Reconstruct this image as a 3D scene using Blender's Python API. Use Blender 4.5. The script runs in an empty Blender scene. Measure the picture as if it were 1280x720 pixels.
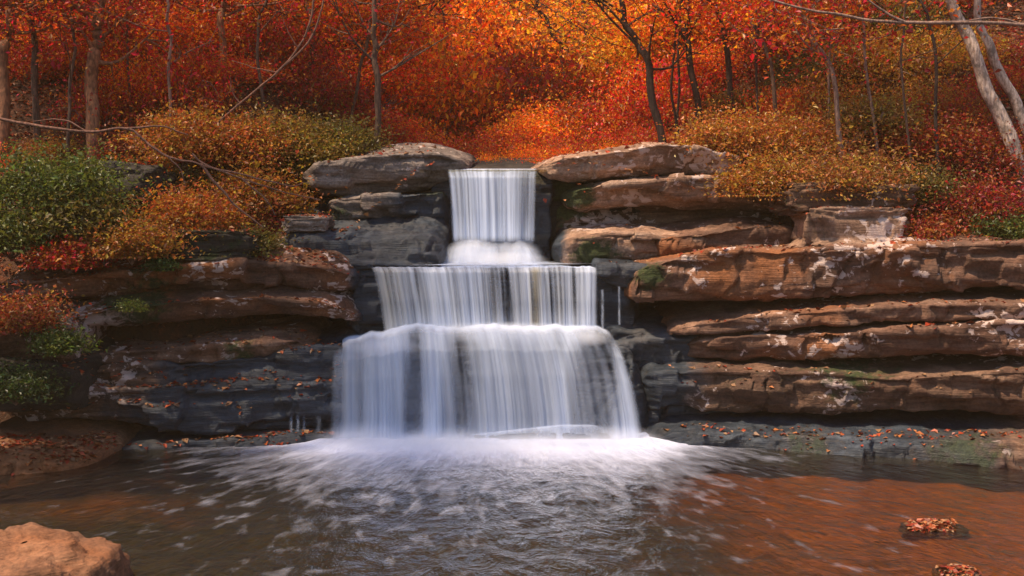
import bpy, math, random
import numpy as np
from mathutils import Vector
from mathutils.bvhtree import BVHTree

random.seed(7)
RNG = np.random.default_rng(7)
SC = bpy.context.scene
COL = SC.collection
F, HOR, CAMH = 1372.0, 270.0, 2.5          # focal length and horizon in photo pixels, eye height in metres


def at(px, py, Y):
    return ((px - 640.0) / F * Y, Y, CAMH + (HOR - py) / F * Y)


# ------------------------------------------------------------------ numpy noise
_P = np.random.default_rng(11).permutation(512)
_G = np.random.default_rng(12).normal(size=(512, 3))
_G /= np.linalg.norm(_G, axis=1)[:, None]


def perlin(x, y, z):
    x, y, z = np.broadcast_arrays(np.asarray(x, float), np.asarray(y, float), np.asarray(z, float))
    xi, yi, zi = np.floor(x).astype(int), np.floor(y).astype(int), np.floor(z).astype(int)
    xf, yf, zf = x - xi, y - yi, z - zi
    u, v, w = [t * t * t * (t * (t * 6 - 15) + 10) for t in (xf, yf, zf)]

    def g(dx, dy, dz):
        h = _P[(_P[(_P[(xi + dx) & 511] + yi + dy) & 511] + zi + dz) & 511]
        gr = _G[h]
        return gr[..., 0] * (xf - dx) + gr[..., 1] * (yf - dy) + gr[..., 2] * (zf - dz)
    a = g(0, 0, 0) * (1 - u) + g(1, 0, 0) * u
    b = g(0, 1, 0) * (1 - u) + g(1, 1, 0) * u
    c = g(0, 0, 1) * (1 - u) + g(1, 0, 1) * u
    d = g(0, 1, 1) * (1 - u) + g(1, 1, 1) * u
    return ((a * (1 - v) + b * v) * (1 - w) + (c * (1 - v) + d * v) * w) * 1.5


def fbm(x, y, z, o=4, gain=.5):
    s, a, f = 0.0, 1.0, 1.0
    for k in range(o):
        s = s + a * perlin(x * f + 17.3 * k, y * f + 5.1 * k, z * f + 9.7 * k)
        a *= gain; f *= 2.03
    return s


def smooth(a, b, x):
    t = np.clip((np.asarray(x, float) - a) / (b - a), 0, 1)
    return t * t * (3 - 2 * t)


# ------------------------------------------------------------------ mesh helpers
def raw_mesh(name, V, Fc, smooth_=True, mi=None):
    V = np.asarray(V, np.float32); Fc = np.asarray(Fc, np.int32)
    me = bpy.data.meshes.new(name)
    me.vertices.add(len(V)); me.vertices.foreach_set('co', V.ravel())
    n, k = Fc.shape
    me.loops.add(n * k); me.loops.foreach_set('vertex_index', Fc.ravel())
    me.polygons.add(n)
    me.polygons.foreach_set('loop_start', np.arange(0, n * k, k, dtype=np.int32))
    me.polygons.foreach_set('use_smooth', np.full(n, smooth_, bool))
    if mi is not None:
        me.polygons.foreach_set('material_index', np.asarray(mi, np.int32))
    me.update(calc_edges=True)
    return me


def grid_faces(nu, nv, close_v=False):
    i = np.arange(nu - 1)[:, None]; j = np.arange(nv if close_v else nv - 1)[None, :]
    j2 = (j + 1) % nv
    a = i * nv + j; b = (i + 1) * nv + j; c = (i + 1) * nv + j2; d = i * nv + j2
    return np.stack([a, b, c, d], -1).reshape(-1, 4)


def attr(me, name, arr):
    a = me.attributes.new(name, 'FLOAT', 'POINT')
    a.data.foreach_set('value', np.asarray(arr, np.float32).ravel())


def set_uv(me, uv):
    l = me.uv_layers.new(name='UVMap')
    idx = np.empty(len(me.loops), np.int32); me.loops.foreach_get('vertex_index', idx)
    l.data.foreach_set('uv', np.asarray(uv, np.float32)[idx].ravel())


def link(name, me, mats, parent=None, loc=None):
    o = bpy.data.objects.new(name, me); COL.objects.link(o)
    if me is not None:
        for m in (mats if isinstance(mats, (list, tuple)) else [mats]):
            me.materials.append(m)
    if loc is not None:
        o.location = loc
    if parent is not None:
        o.parent = parent
    return o


def tag(o, label=None, cat=None, group=None, kind=None):
    if label: o['label'] = label
    if cat: o['category'] = cat
    if group: o['group'] = group
    if kind: o['kind'] = kind
    return o


# ------------------------------------------------------------------ materials
def nd(nt, typ, ins=None, **props):
    n = nt.nodes.new(typ)
    for k, v in props.items():
        setattr(n, k, v)
    for k, v in (ins or {}).items():
        s = n.inputs[k]
        if isinstance(v, bpy.types.NodeSocket):
            nt.links.new(v, s)
        else:
            s.default_value = v
    return n


def new_mat(name):
    m = bpy.data.materials.new(name); m.use_nodes = True
    nt = m.node_tree; nt.nodes.clear()
    out = nt.nodes.new('ShaderNodeOutputMaterial')
    return m, nt, out


def C4(c): return (c[0], c[1], c[2], 1.0)


def ramp(nt, fac, stops):
    r = nd(nt, 'ShaderNodeValToRGB', {'Fac': fac})
    e = r.color_ramp.elements
    while len(e) > 1: e.remove(e[-1])
    for i, (p, c) in enumerate(stops):
        q = e[0] if i == 0 else e.new(p)
        q.position = p; q.color = C4(c) if hasattr(c, '__len__') else (c, c, c, 1)
    return r.outputs['Color']


def noise(nt, vec, scale, detail=4, rough=.55, dist=0.0):
    return nd(nt, 'ShaderNodeTexNoise', {'Vector': vec, 'Scale': scale, 'Detail': detail, 'Roughness': rough, 'Distortion': dist}).outputs['Fac']


def mapping(nt, vec, scale=(1, 1, 1), rot=(0, 0, 0), loc=(0, 0, 0)):
    return nd(nt, 'ShaderNodeMapping', {'Vector': vec, 'Scale': scale, 'Rotation': rot, 'Location': loc}).outputs['Vector']


def mixc(nt, fac, a, b, mode='MIX'):
    n = nt.nodes.new('ShaderNodeMix'); n.data_type = 'RGBA'; n.blend_type = mode
    for s, v in ((n.inputs[0], fac), (n.inputs[6], a), (n.inputs[7], b)):
        if isinstance(v, bpy.types.NodeSocket): nt.links.new(v, s)
        else: s.default_value = C4(v) if hasattr(v, '__len__') and len(v) == 3 else v
    return n.outputs[2]


def mth(nt, op, a, b=None, clamp=False):
    n = nt.nodes.new('ShaderNodeMath'); n.operation = op; n.use_clamp = clamp
    for i, v in enumerate((a, b)):
        if v is None: continue
        if isinstance(v, bpy.types.NodeSocket): nt.links.new(v, n.inputs[i])
        else: n.inputs[i].default_value = v
    return n.outputs[0]


def rock_mat(name, dark, tan, light, lichen=0.0, moss=0.0, wet=0.0, rust=0.0, speck=.5):
    """Layered sandstone. wet: 0..1 base wetness; the 'wet' and 'moss' point attributes add to it."""
    m, nt, out = new_mat(name)
    pos = nd(nt, 'ShaderNodeNewGeometry').outputs['Position']
    strat = mapping(nt, pos, (1.1, 1.1, 7.0), (0.0, 0.04, 0.0))
    n1 = noise(nt, strat, 1.6, 6, .6, .6)
    n2 = noise(nt, pos, 2.2, 6, .62)
    n3 = noise(nt, pos, 30.0, 6, .72)
    n4 = noise(nt, mapping(nt, pos, (.8, .8, 11.0), (0.0, .03, 0.0)), 5.0, 6, .68, .25)
    base = ramp(nt, n1, [(.24, dark), (.46, tan), (.78, light)])
    base = mixc(nt, ramp(nt, n2, [(.38, 0.0), (.62, .75)]), base, tuple(.55 * a + .25 * b for a, b in zip(dark, tan)))
    base = mixc(nt, ramp(nt, n4, [(.26, .7), (.42, 0.0)]), base, tuple(.6 * a for a in dark))
    if rust:
        nr = noise(nt, mapping(nt, pos, (1, 1, 1), loc=(3, 8, 2)), .9, 4, .5)
        base = mixc(nt, ramp(nt, nr, [(.5, 0.0), (.62, rust)]), base, (.30, .095, .022))
    base = mixc(nt, speck, base, ramp(nt, n3, [(.32, .15), (.5, .95), (.68, 1.75)]), 'MULTIPLY')
    if lichen:
        big = noise(nt, mapping(nt, pos, loc=(1, 5, 9)), .75, 3, .5)
        small = noise(nt, mapping(nt, pos, (1, 1, 1.25)), 7.5, 5, .6, .5)
        lf = mth(nt, 'ADD', small, mth(nt, 'MULTIPLY', mth(nt, 'SUBTRACT', big, .5), 1.1))
        base = mixc(nt, mth(nt, 'MULTIPLY', ramp(nt, lf, [(.66 - .12 * lichen, 0.0), (.70 - .12 * lichen, 1.0)]), .85), base, (.56, .42, .36))
    mo = nd(nt, 'ShaderNodeAttribute', attribute_name='moss').outputs['Fac']
    nm = noise(nt, pos, 6.5, 6, .75)
    nz = nd(nt, 'ShaderNodeSeparateXYZ', {'Vector': nd(nt, 'ShaderNodeNewGeometry').outputs['Normal']}).outputs['Z']
    mf = mth(nt, 'ADD', mth(nt, 'ADD', nm, mth(nt, 'MULTIPLY', mth(nt, 'ADD', mo, moss), .45)), mth(nt, 'MULTIPLY', nz, .06))
    mossfac = ramp(nt, mf, [(.72, 0.0), (.90, .95)])
    mosscol = ramp(nt, n3, [(.3, (.008, .014, .003)), (.55, (.030, .046, .008)), (.75, (.075, .085, .016))])
    base = mixc(nt, mossfac, base, mosscol)
    wa = nd(nt, 'ShaderNodeAttribute', attribute_name='wet').outputs['Fac']
    wf = mth(nt, 'ADD', mth(nt, 'ADD', wa, wet), mth(nt, 'MULTIPLY', mth(nt, 'SUBTRACT', n2, .5), .7))
    wetf = ramp(nt, wf, [(.35, 0.0), (.65, 1.0)])
    wetcol = ramp(nt, n1, [(.3, (.010, .014, .019)), (.55, (.030, .039, .052)), (.75, (.066, .080, .100))])
    wetcol = mixc(nt, .6, wetcol, ramp(nt, n3, [(.3, .4), (.6, 1.1)]), 'MULTIPLY')
    base = mixc(nt, mth(nt, 'MULTIPLY', wetf, mth(nt, 'SUBTRACT', 1.0, mth(nt, 'MULTIPLY', mossfac, .6))), base, wetcol)
    rough = mth(nt, 'SUBTRACT', .88, mth(nt, 'MULTIPLY', wetf, .42))
    h = mth(nt, 'ADD', mth(nt, 'MULTIPLY', n4, .55), mth(nt, 'ADD', mth(nt, 'MULTIPLY', n3, .16), mth(nt, 'MULTIPLY', noise(nt, pos, 11, 5, .6), .35)))
    h = mth(nt, 'ADD', h, mth(nt, 'MULTIPLY', mth(nt, 'MULTIPLY', mossfac, noise(nt, pos, 55, 3, .6)), .4))
    bump = nd(nt, 'ShaderNodeBump', {'Height': h, 'Strength': .75, 'Distance': .06}).outputs['Normal']
    b = nd(nt, 'ShaderNodeBsdfPrincipled', {'Base Color': base, 'Roughness': rough, 'Normal': bump, 'Specular IOR Level': .4})
    nt.links.new(b.outputs[0], out.inputs['Surface'])
    return m


def leaf_mat(name, trans=.5, litter=False):
    m, nt, out = new_mat(name)
    r = nd(nt, 'ShaderNodeNewGeometry').outputs['Random Per Island']
    r2 = mth(nt, 'FRACT', mth(nt, 'MULTIPLY', r, 17.31))
    if litter:
        c = ramp(nt, r, [(0, (.06, .022, .010)), (.25, (.22, .03, .012)), (.45, (.38, .05, .018)), (.62, (.42, .14, .04)), (.8, (.36, .20, .10)), (1, (.16, .07, .03))])
    else:
        oi = nd(nt, 'ShaderNodeObjectInfo')
        val = mth(nt, 'ADD', mth(nt, 'MULTIPLY', r2, 1.25), .40)
        hue = mth(nt, 'ADD', mth(nt, 'MULTIPLY', mth(nt, 'POWER', r, 1.7), .085), .480)
        c = nd(nt, 'ShaderNodeHueSaturation', {'Color': oi.outputs['Color'], 'Hue': hue, 'Saturation': 1.0, 'Value': val}).outputs['Color']
    d = nd(nt, 'ShaderNodeBsdfDiffuse', {'Color': c})
    t = nd(nt, 'ShaderNodeBsdfTranslucent', {'Color': c})
    s = nd(nt, 'ShaderNodeMixShader', {0: trans, 1: d.outputs[0], 2: t.outputs[0]})
    g = nd(nt, 'ShaderNodeBsdfGlossy', {'Color': (1, 1, 1, 1), 'Roughness': .45})
    s2 = nd(nt, 'ShaderNodeMixShader', {0: .025, 1: s.outputs[0], 2: g.outputs[0]})
    nt.links.new(s2.outputs[0], out.inputs['Surface'])
    return m


def bark_mat(name, a, b, mott=.5):
    m, nt, out = new_mat(name)
    pos = nd(nt, 'ShaderNodeNewGeometry').outputs['Position']
    n1 = noise(nt, mapping(nt, pos, (1, 1, .25)), 38, 4, .6)
    n2 = noise(nt, mapping(nt, pos, (1, 1, .7)), 11, 4, .65)
    c = ramp(nt, n1, [(.3, a), (.65, b)])
    c = mixc(nt, ramp(nt, n2, [(.48, 0.0), (.60, mott)]), c, tuple(.22 * x for x in b))
    bump = nd(nt, 'ShaderNodeBump', {'Height': n1, 'Strength': .8, 'Distance': .02}).outputs['Normal']
    bs = nd(nt, 'ShaderNodeBsdfPrincipled', {'Base Color': c, 'Roughness': .9, 'Normal': bump})
    nt.links.new(bs.outputs[0], out.inputs['Surface'])
    return m


def ground_mat():
    m, nt, out = new_mat('forest_floor')
    pos = nd(nt, 'ShaderNodeNewGeometry').outputs['Position']
    n1 = noise(nt, pos, 2.0, 6, .7); n2 = noise(nt, pos, 22, 4, .7)
    c = ramp(nt, n2, [(.3, (.02, .010, .005)), (.5, (.12, .035, .012)), (.7, (.26, .07, .02))])
    c = mixc(nt, ramp(nt, n1, [(.4, 0.0), (.6, .8)]), c, (.06, .032, .012))
    bump = nd(nt, 'ShaderNodeBump', {'Height': n2, 'Strength': 1.0, 'Distance': .08}).outputs['Normal']
    bs = nd(nt, 'ShaderNodeBsdfPrincipled', {'Base Color': c, 'Roughness': .95, 'Normal': bump})
    nt.links.new(bs.outputs[0], out.inputs['Surface'])
    return m


def fall_mat():
    """Silky falling water: white water where the 'dens' attribute is high, clear between the strands."""
    m, nt, out = new_mat('falling_water')
    a = nd(nt, 'ShaderNodeAttribute', attribute_name='dens').outputs['Fac']
    tint = nd(nt, 'ShaderNodeAttribute', attribute_name='tint').outputs['Fac']
    c = mixc(nt, tint, (.70, .77, .92), (.62, .54, .38))  # bluish cast of shade is put into the water colour
    d = nd(nt, 'ShaderNodeBsdfDiffuse', {'Color': c}); t = nd(nt, 'ShaderNodeBsdfTranslucent', {'Color': c})
    s = nd(nt, 'ShaderNodeMixShader', {0: .35, 1: d.outputs[0], 2: t.outputs[0]})
    tr = nd(nt, 'ShaderNodeBsdfTransparent', {'Color': (.97, .98, 1, 1)})
    s2 = nd(nt, 'ShaderNodeMixShader', {0: a, 1: tr.outputs[0], 2: s.outputs[0]})
    nt.links.new(s2.outputs[0], out.inputs['Surface'])
    return m


def pool_mat():
    m, nt, out = new_mat('pool_water')
    uv = nd(nt, 'ShaderNodeUVMap').outputs['UV']
    pos = nd(nt, 'ShaderNodeNewGeometry').outputs['Position']
    fm = nd(nt, 'ShaderNodeAttribute', attribute_name='foam').outputs['Fac']
    na = noise(nt, mapping(nt, uv, (1, 1, 1)), 2.6, 5, .62, .5)
    nb = noise(nt, mapping(nt, uv, (2.6, 1.0, 1)), 3.3, 4, .6, .4)
    h = mth(nt, 'ADD', mth(nt, 'MULTIPLY', na, 1.0), mth(nt, 'MULTIPLY', nb, .5))
    bump = nd(nt, 'ShaderNodeBump', {'Height': h, 'Strength': .5, 'Distance': .2}).outputs['Normal']
    fr = nd(nt, 'ShaderNodeFresnel', {'IOR': 1.36, 'Normal': bump}).outputs[0]
    gl = nd(nt, 'ShaderNodeBsdfGlossy', {'Color': (1, 1, 1, 1), 'Roughness': .18, 'Normal': bump})
    tr = nd(nt, 'ShaderNodeBsdfTransparent', {'Color': (.58, .52, .34, 1)})
    w = nd(nt, 'ShaderNodeMixShader', {0: mth(nt, 'MULTIPLY', fr, 1.6, True), 1: tr.outputs[0], 2: gl.outputs[0]})
    # foam, and pale bluish streaks painted in for sky reflections
    ns = noise(nt, mapping(nt, uv, (1.5, .85, 1)), 3.0, 4, .55, .4)
    nl = noise(nt, mapping(nt, uv, (1.2, 1.5, 1)), 2.0, 3, .5)
    var = mth(nt, 'ADD', mth(nt, 'SUBTRACT', ns, .5), mth(nt, 'MULTIPLY', mth(nt, 'SUBTRACT', nl, .5), .6))
    sv = mth(nt, 'ADD', mth(nt, 'MULTIPLY', var, mth(nt, 'SUBTRACT', 1.05, mth(nt, 'MULTIPLY', fm, .8))), fm)
    ff = ramp(nt, sv, [(.20, 0.0), (.55, .24), (1.10, .93)])
    fc = nd(nt, 'ShaderNodeBsdfDiffuse', {'Color': (.72, .74, .90, 1), 'Normal': bump})
    s = nd(nt, 'ShaderNodeMixShader', {0: ff, 1: w.outputs[0], 2: fc.outputs[0]})
    nt.links.new(s.outputs[0], out.inputs['Surface'])
    return m


def bed_mat():
    m, nt, out = new_mat('stream_bed')
    pos = nd(nt, 'ShaderNodeNewGeometry').outputs['Position']
    sandy = nd(nt, 'ShaderNodeAttribute', attribute_name='sandy').outputs['Fac']
    n1 = noise(nt, pos, 1.3, 4, .6); n2 = noise(nt, pos, 9, 5, .65)
    sv = mth(nt, 'ADD', sandy, mth(nt, 'MULTIPLY', mth(nt, 'SUBTRACT', n1, .5), .9))
    c = mixc(nt, ramp(nt, sv, [(.15, 0.0), (1.0, 1.0)]), ramp(nt, n2, [(.3, (.016, .017, .010)), (.7, (.060, .062, .034))]),
             ramp(nt, n2, [(.25, (.27, .070, .011)), (.7, (.56, .165, .030))]))
    bs = nd(nt, 'ShaderNodeBsdfPrincipled', {'Base Color': c, 'Roughness': .9})
    nt.links.new(bs.outputs[0], out.inputs['Surface'])
    return m


M = dict(
    warm=rock_mat('warm_sandstone', (.036, .016, .010), (.19, .092, .055), (.38, .22, .14), lichen=.25, moss=.0, rust=.5),
    lichen=rock_mat('lichened_sandstone', (.030, .015, .010), (.165, .074, .042), (.33, .185, .12), lichen=.55, rust=.6),
    pale=rock_mat('pale_sandstone', (.060, .030, .018), (.33, .185, .115), (.55, .36, .25), lichen=.3),
    brown=rock_mat('brown_sandstone', (.026, .013, .008), (.145, .070, .040), (.32, .19, .115), lichen=.3, moss=.25),
    grey=rock_mat('grey_sandstone', (.040, .032, .028), (.20, .15, .12), (.42, .33, .27), lichen=.2, moss=.1),
    slate=rock_mat('wet_slate_rock', (.020, .018, .018), (.07, .06, .055), (.15, .13, .12), wet=.6, moss=.05),
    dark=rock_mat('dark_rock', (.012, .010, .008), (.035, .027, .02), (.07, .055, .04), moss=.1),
    orange=rock_mat('orange_sandstone', (.09, .036, .017), (.25, .105, .047), (.36, .19, .10), rust=.5),
    leaf=leaf_mat('autumn_leaf'), litter=leaf_mat('fallen_leaf', .15, True),
    bark=bark_mat('brown_bark', (.03, .016, .010), (.17, .09, .055)),
    darkbark=bark_mat('dark_bark', (.012, .008, .006), (.06, .03, .02)),
    palebark=bark_mat('pale_mottled_bark', (.26, .16, .11), (.70, .52, .40), .8),
    sunlitbark=bark_mat('sunlit_bark', (.10, .04, .02), (.42, .18, .08), .6),  # orange sunlight painted into the bark colour
    twig=bark_mat('twig_bark', (.10, .05, .035), (.34, .20, .14), .3),
    redtwig=bark_mat('reddish_twig_bark', (.07, .028, .018), (.24, .11, .07), .3),
    ground=ground_mat(), fall=fall_mat(), pool=pool_mat(), bed=bed_mat(),
)


# ------------------------------------------------------------------ terrain
def T(x, Y):
    x = np.asarray(x, float); Y = np.asarray(Y, float)
    a = np.abs(x - .2)
    right = smooth(2.9, 4.5, x); left = smooth(2.2, 4.0, -x)
    side = np.maximum(right, left)
    Ys = 15.0 - 2.0 * right - 2.1 * left
    zb = 2.85 - .95 * right - .95 * left
    sl = .10 + .62 * smooth(1.2, 5.5, a)
    far = np.maximum(Y - 46, 0) * .55 * (1 - smooth(4, 9, a))
    up = zb + sl * np.maximum(Y - Ys, 0) + far
    up = np.minimum(up, 34 + 0 * up)
    up = up + smooth(0, 3, Y - Ys) * (fbm(x * .35, Y * .35, 0, 4) * .45)
    st = smooth(-.5, .1, Y - Ys)
    low = -.9 + smooth(6.6, 9.5, a) * 3.0 + 0.35 * np.maximum(a - 9.5, 0)
    z = low * (1 - st) + np.maximum(up, low) * st
    return z


def ray_to_ground(px, py, y0=13.0):
    Y = np.arange(y0, 110, .05)
    z = CAMH + (HOR - py) / F * Y
    hit = np.nonzero(z < T((px - 640) / F * Y, Y))[0]
    return float(Y[hit[0]]) if len(hit) else 60.0


def Tz(x, Y): return float(T(x, Y))


def build_terrain():
    ys = np.concatenate([np.linspace(-8, 11, 40), np.linspace(11.1, 20, 120), np.geomspace(20.1, 120, 120)])
    xs = np.concatenate([-np.geomspace(90, 8.2, 50), np.linspace(-8, 8, 160), np.geomspace(8.2, 90, 50)])
    X, Yg = np.meshgrid(xs, ys, indexing='ij')
    V = np.stack([X, Yg, T(X, Yg)], -1).reshape(-1, 3)
    tag(link('hillside', raw_mesh('hillside', V, grid_faces(len(xs), len(ys))), M['ground']), kind='structure',
        label='wooded valley ground rising behind the falls under fallen leaves', cat='hillside')


build_terrain()

# ------------------------------------------------------------------ rocks
ROCKS = []          # (verts, faces) for dropping leaves on


def rock(name, label, pts, Y, mat, depth=1.6, seed=0, box=.36, slope=.12, amp=1.0, strata=1.0, wetx=None, moss=None, over=.25, res=.022, group=None, cat='rock', step=1.0, ends=(.12, .12), block=1.0):
    """A bedded slab: pts = (px, top, bottom) read along its front; Y = depth at its two ends."""
    pts = np.array(pts, float)
    Y0, Y1 = Y if isinstance(Y, tuple) else (Y, Y)
    wid = (pts[-1, 0] - pts[0, 0]) / F * .5 * (Y0 + Y1)
    nu = int(np.clip(wid / res, 30, 420))
    px = np.linspace(pts[0, 0], pts[-1, 0], nu)
    k = np.ones(9) / 9

    def ip(c):
        v = np.interp(px, pts[:, 0], pts[:, c])
        return np.convolve(np.pad(v, 4, mode='edge'), k, 'valid')
    top, bot = ip(1), ip(2)
    Yf = np.linspace(Y0, Y1, nu)
    u = np.linspace(0, 1, nu)
    e = np.minimum(1, np.minimum((u + .004) / max(ends[0], 1e-3), (1 - u + .004) / max(ends[1], 1e-3)))
    e = np.sqrt(np.clip(1 - (1 - e) ** 2, 0, 1))
    Yf = Yf + (1 - e) * depth * .45
    x = (px - 640) / F * Yf
    zt = CAMH + (HOR - top) / F * Yf; zb = CAMH + (HOR - bot) / F * Yf
    mid = .5 * (zt + zb); th = np.maximum(zt - zb, .02) * (.15 + .85 * e)
    zt, zb = mid + th / 2, mid - th / 2
    nf = int(np.clip(np.max(th) / (res * .75), 14, 90)); nt_ = 22; nb = 10
    s = np.linspace(-math.pi / 2, math.pi / 2, nf)
    rad = np.minimum(th * .5, .35)[:, None]
    fy = rad * (1 - np.abs(np.cos(s)) ** box)[None, :]                     # front rounding
    fz = (np.sign(np.sin(s)) * np.abs(np.sin(s)) ** (box + .25))[None, :] * (th / 2)[:, None]
    fy = fy + over * th[:, None] * (.5 - .5 * np.sin(s))[None, :]           # overhang: lower part set back
    face = np.stack([np.broadcast_to(x[:, None], fy.shape), Yf[:, None] + fy, mid[:, None] + fz], -1)
    tt = (np.linspace(0, 1, nt_ + 1)[1:]) ** 1.3
    ty = (Yf + rad[:, 0])[:, None] + tt[None, :] * depth
    tz = zt[:, None] + tt[None, :] * depth * slope
    topg = np.stack([np.broadcast_to(x[:, None], ty.shape), ty, tz], -1)
    bb = np.linspace(1, 0, nb + 1)[:-1]
    by = (Yf + rad[:, 0] + over * th)[:, None] + bb[None, :] * depth
    bz = np.broadcast_to(zb[:, None], by.shape)
    botg = np.stack([np.broadcast_to(x[:, None], by.shape), by, bz], -1)
    P = np.concatenate([botg, face, topg], 1)
    nv = P.shape[1]
    # outward direction in the section plane
    d = np.roll(P, -1, 1) - np.roll(P, 1, 1); d[:, 0] = P[:, 1] - P[:, 0] if False else d[:, 0]
    nrm = np.stack([np.zeros_like(d[..., 0]), -d[..., 2], d[..., 1]], -1)
    ln = np.linalg.norm(nrm, axis=-1, keepdims=True); nrm = nrm / np.maximum(ln, 1e-6)
    fn = np.clip(-nrm[..., 1], 0, 1)
    X, YY, Z = P[..., 0], P[..., 1], P[..., 2]
    o = seed * 7.7
    warp = fbm(X * .5 + o, YY * .5, Z * .5, 3) * .35
    lay = perlin(X * .55 + o, YY * .5, (Z + warp * .35) * 9 + o) + .6 * perlin(X * .9, YY * .9 + o, (Z + warp * .2) * 21)
    lay = np.tanh(lay * 2.2)
    cell = np.floor((X + .5 * fbm(X * .8, Z * 1.1 + o, YY * .3, 2) + o * .37 + .25 * np.floor(Z * 5 + warp)) / .62)
    blk = perlin(cell * .73 + o, np.floor(Z * 4.2 + warp * 3) * .81, 3.3)
    disp = amp * (fbm(X * .9 + o, YY * .9, Z * 1.6, 4) * .065 * np.minimum(1, th / .25)[:, None] ** .7
                  + fbm(X * 4.5, YY * 4.5 + o, Z * 9, 4) * .028)
    disp = disp + fn * strata * .024 * lay + fn * .15 * block * blk * np.minimum(1, th / .3)[:, None]
    jr = np.random.default_rng(seed + 900)
    for _ in range(int(np.clip(wid * 1.1, 2, 8))):
        xj = jr.uniform(x.min() + .15 * wid, x.max() - .1 * wid); lean = jr.uniform(-.5, .5)
        dx = X - xj - lean * (Z - mid[:, None]) - .10 * perlin(Z * 4 + o, xj, .5)
        zz = smooth(-.02, .03, (Z - mid[:, None]) * jr.choice([-1, 1]) + jr.uniform(0, .5) * th[:, None])
        disp = disp - fn * zz * (.05 * np.exp(-(dx / .022) ** 2) + jr.uniform(-.03, .05) * np.tanh(dx / .02) * np.exp(-(dx / .5) ** 2)) * np.minimum(1, th / .2)[:, None]
    disp = disp * (.25 + .75 * e)[:, None]
    P = P + nrm * disp[..., None]
    P[..., 0] += (fbm(X * 1.1, YY * 2.5 + o, Z * 4, 3) * .06) * (.3 + .7 * e)[:, None] * step
    V = P.reshape(-1, 3)
    Fc = grid_faces(nu, nv)
    # end caps as fans folded into quads (degenerate-free): average point
    c0, c1 = P[0].mean(0), P[-1].mean(0)
    V = np.concatenate([V, [c0, c1]]); i0, i1 = len(V) - 2, len(V) - 1
    j = np.arange(nv - 1); base = (nu - 1) * nv
    tri = np.concatenate([np.stack([np.full(nv - 1, i0), j, j + 1], -1), np.stack([np.full(nv - 1, i1), base + j + 1, base + j], -1)])
    org = V[:-2].mean(0); org[2] = V[:, 2].min()
    allF = np.concatenate([Fc[:, [0, 1, 2]], Fc[:, [0, 2, 3]], tri])
    ROCKS.append((V, allF))
    me = raw_mesh(name, V - org, allF)
    w = np.zeros(len(V))
    if wetx is not None:
        xa, xb = wetx                            # fully wet at xa px, dry at xb px
        pxv = V[:, 0] / V[:, 1] * F + 640
        w = 1 - smooth(0, 1, (pxv - xa) / (xb - xa))
    attr(me, 'wet', w)
    mm = np.zeros(len(V))
    for (mx, my, mr, ms) in (moss or []):
        pxv = V[:, 0] / V[:, 1] * F + 640; pyv = HOR - (V[:, 2] - CAMH) / V[:, 1] * F
        mm = np.maximum(mm, ms * np.clip(1.3 - np.hypot(pxv - mx, (pyv - my) * 1.6) / mr, 0, 1))
    attr(me, 'moss', mm)
    ob = link(name, me, mat, loc=tuple(org))
    return tag(ob, label, cat, group)


def boulder(name, label, px, py, Y, r, mat, seed=0, flat=.55, cat='boulder', moss=0., wet=0., amp=1.0, n=90):
    """A rounded, broken stone; (px, py) is the middle of it at depth Y; r = radii in metres."""
    cx, cy, cz = at(px, py, Y)
    th = np.linspace(0, math.pi, n // 2 + 1); ph = np.linspace(0, 2 * math.pi, n, endpoint=False)
    TH, PH = np.meshgrid(th, ph, indexing='ij')
    D = np.stack([np.sin(TH) * np.cos(PH), np.sin(TH) * np.sin(PH), np.cos(TH)], -1)
    D2 = np.sign(D) * np.abs(D) ** flat
    D2 = D2 / np.max(np.abs(D2), -1, keepdims=True) ** .35
    o = seed * 3.1
    rr = 1 + amp * (.20 * fbm(D[..., 0] * 1.3 + o, D[..., 1] * 1.3, D[..., 2] * 1.8, 4) + .05 * fbm(D[..., 0] * 6, D[..., 1] * 6 + o, D[..., 2] * 9, 3))
    rr = rr + .05 * amp * np.tanh(2 * perlin(D[..., 0] * 1.2, D[..., 1] * 1.2 + o, D[..., 2] * 7))
    V = (D2 * rr[..., None] * np.array(r)).reshape(-1, 3)
    nu, nv = len(th), len(ph)
    Fc = grid_faces(nu, nv, True)[:, ::-1]
    allF = np.concatenate([Fc[:, [0, 1, 2]], Fc[:, [0, 2, 3]]])
    off = np.array([cx, cy, cz])
    ROCKS.append((V + off, allF))
    me = raw_mesh(name, V, allF)
    attr(me, 'wet', np.full(len(V), wet)); attr(me, 'moss', np.full(len(V), moss))
    return tag(link(name, me, mat, loc=tuple(off)), label, cat)


# --- slabs beside and right of the falls, top to bottom
rock('rock_slab', 'pale flat capstone at the top, just right of the highest fall',
     [(664, 209, 217), (700, 198, 226), (760, 191, 222), (815, 181, 220), (860, 179, 218), (900, 188, 216), (938, 203, 215)], (14.1, 14.0), M['pale'], 2.4, 1, slope=.06, over=.9, ends=(.16, .14))
rock('rock_slab', 'tan slab second from the top, overhanging dark shadow right of the highest fall',
     [(700, 238, 262), (745, 233, 260), (800, 226, 258), (870, 220, 258), (930, 223, 262), (985, 238, 268), (1015, 252, 268)], (14.05, 13.8), M['pale'], 2.2, 2, over=.9, moss=[(715, 245, 40, 1.2)], wetx=(672, 720))
rock('rock_slab', 'dark recessed ledge with moss right beside the highest fall',
     [(668, 214, 296), (720, 222, 300), (800, 250, 296), (900, 256, 292), (990, 262, 284)], (14.75, 14.6), M['brown'], 1.5, 3, over=.0, moss=[(690, 245, 55, 1.3)], wetx=(660, 720), strata=1.6)
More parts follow.
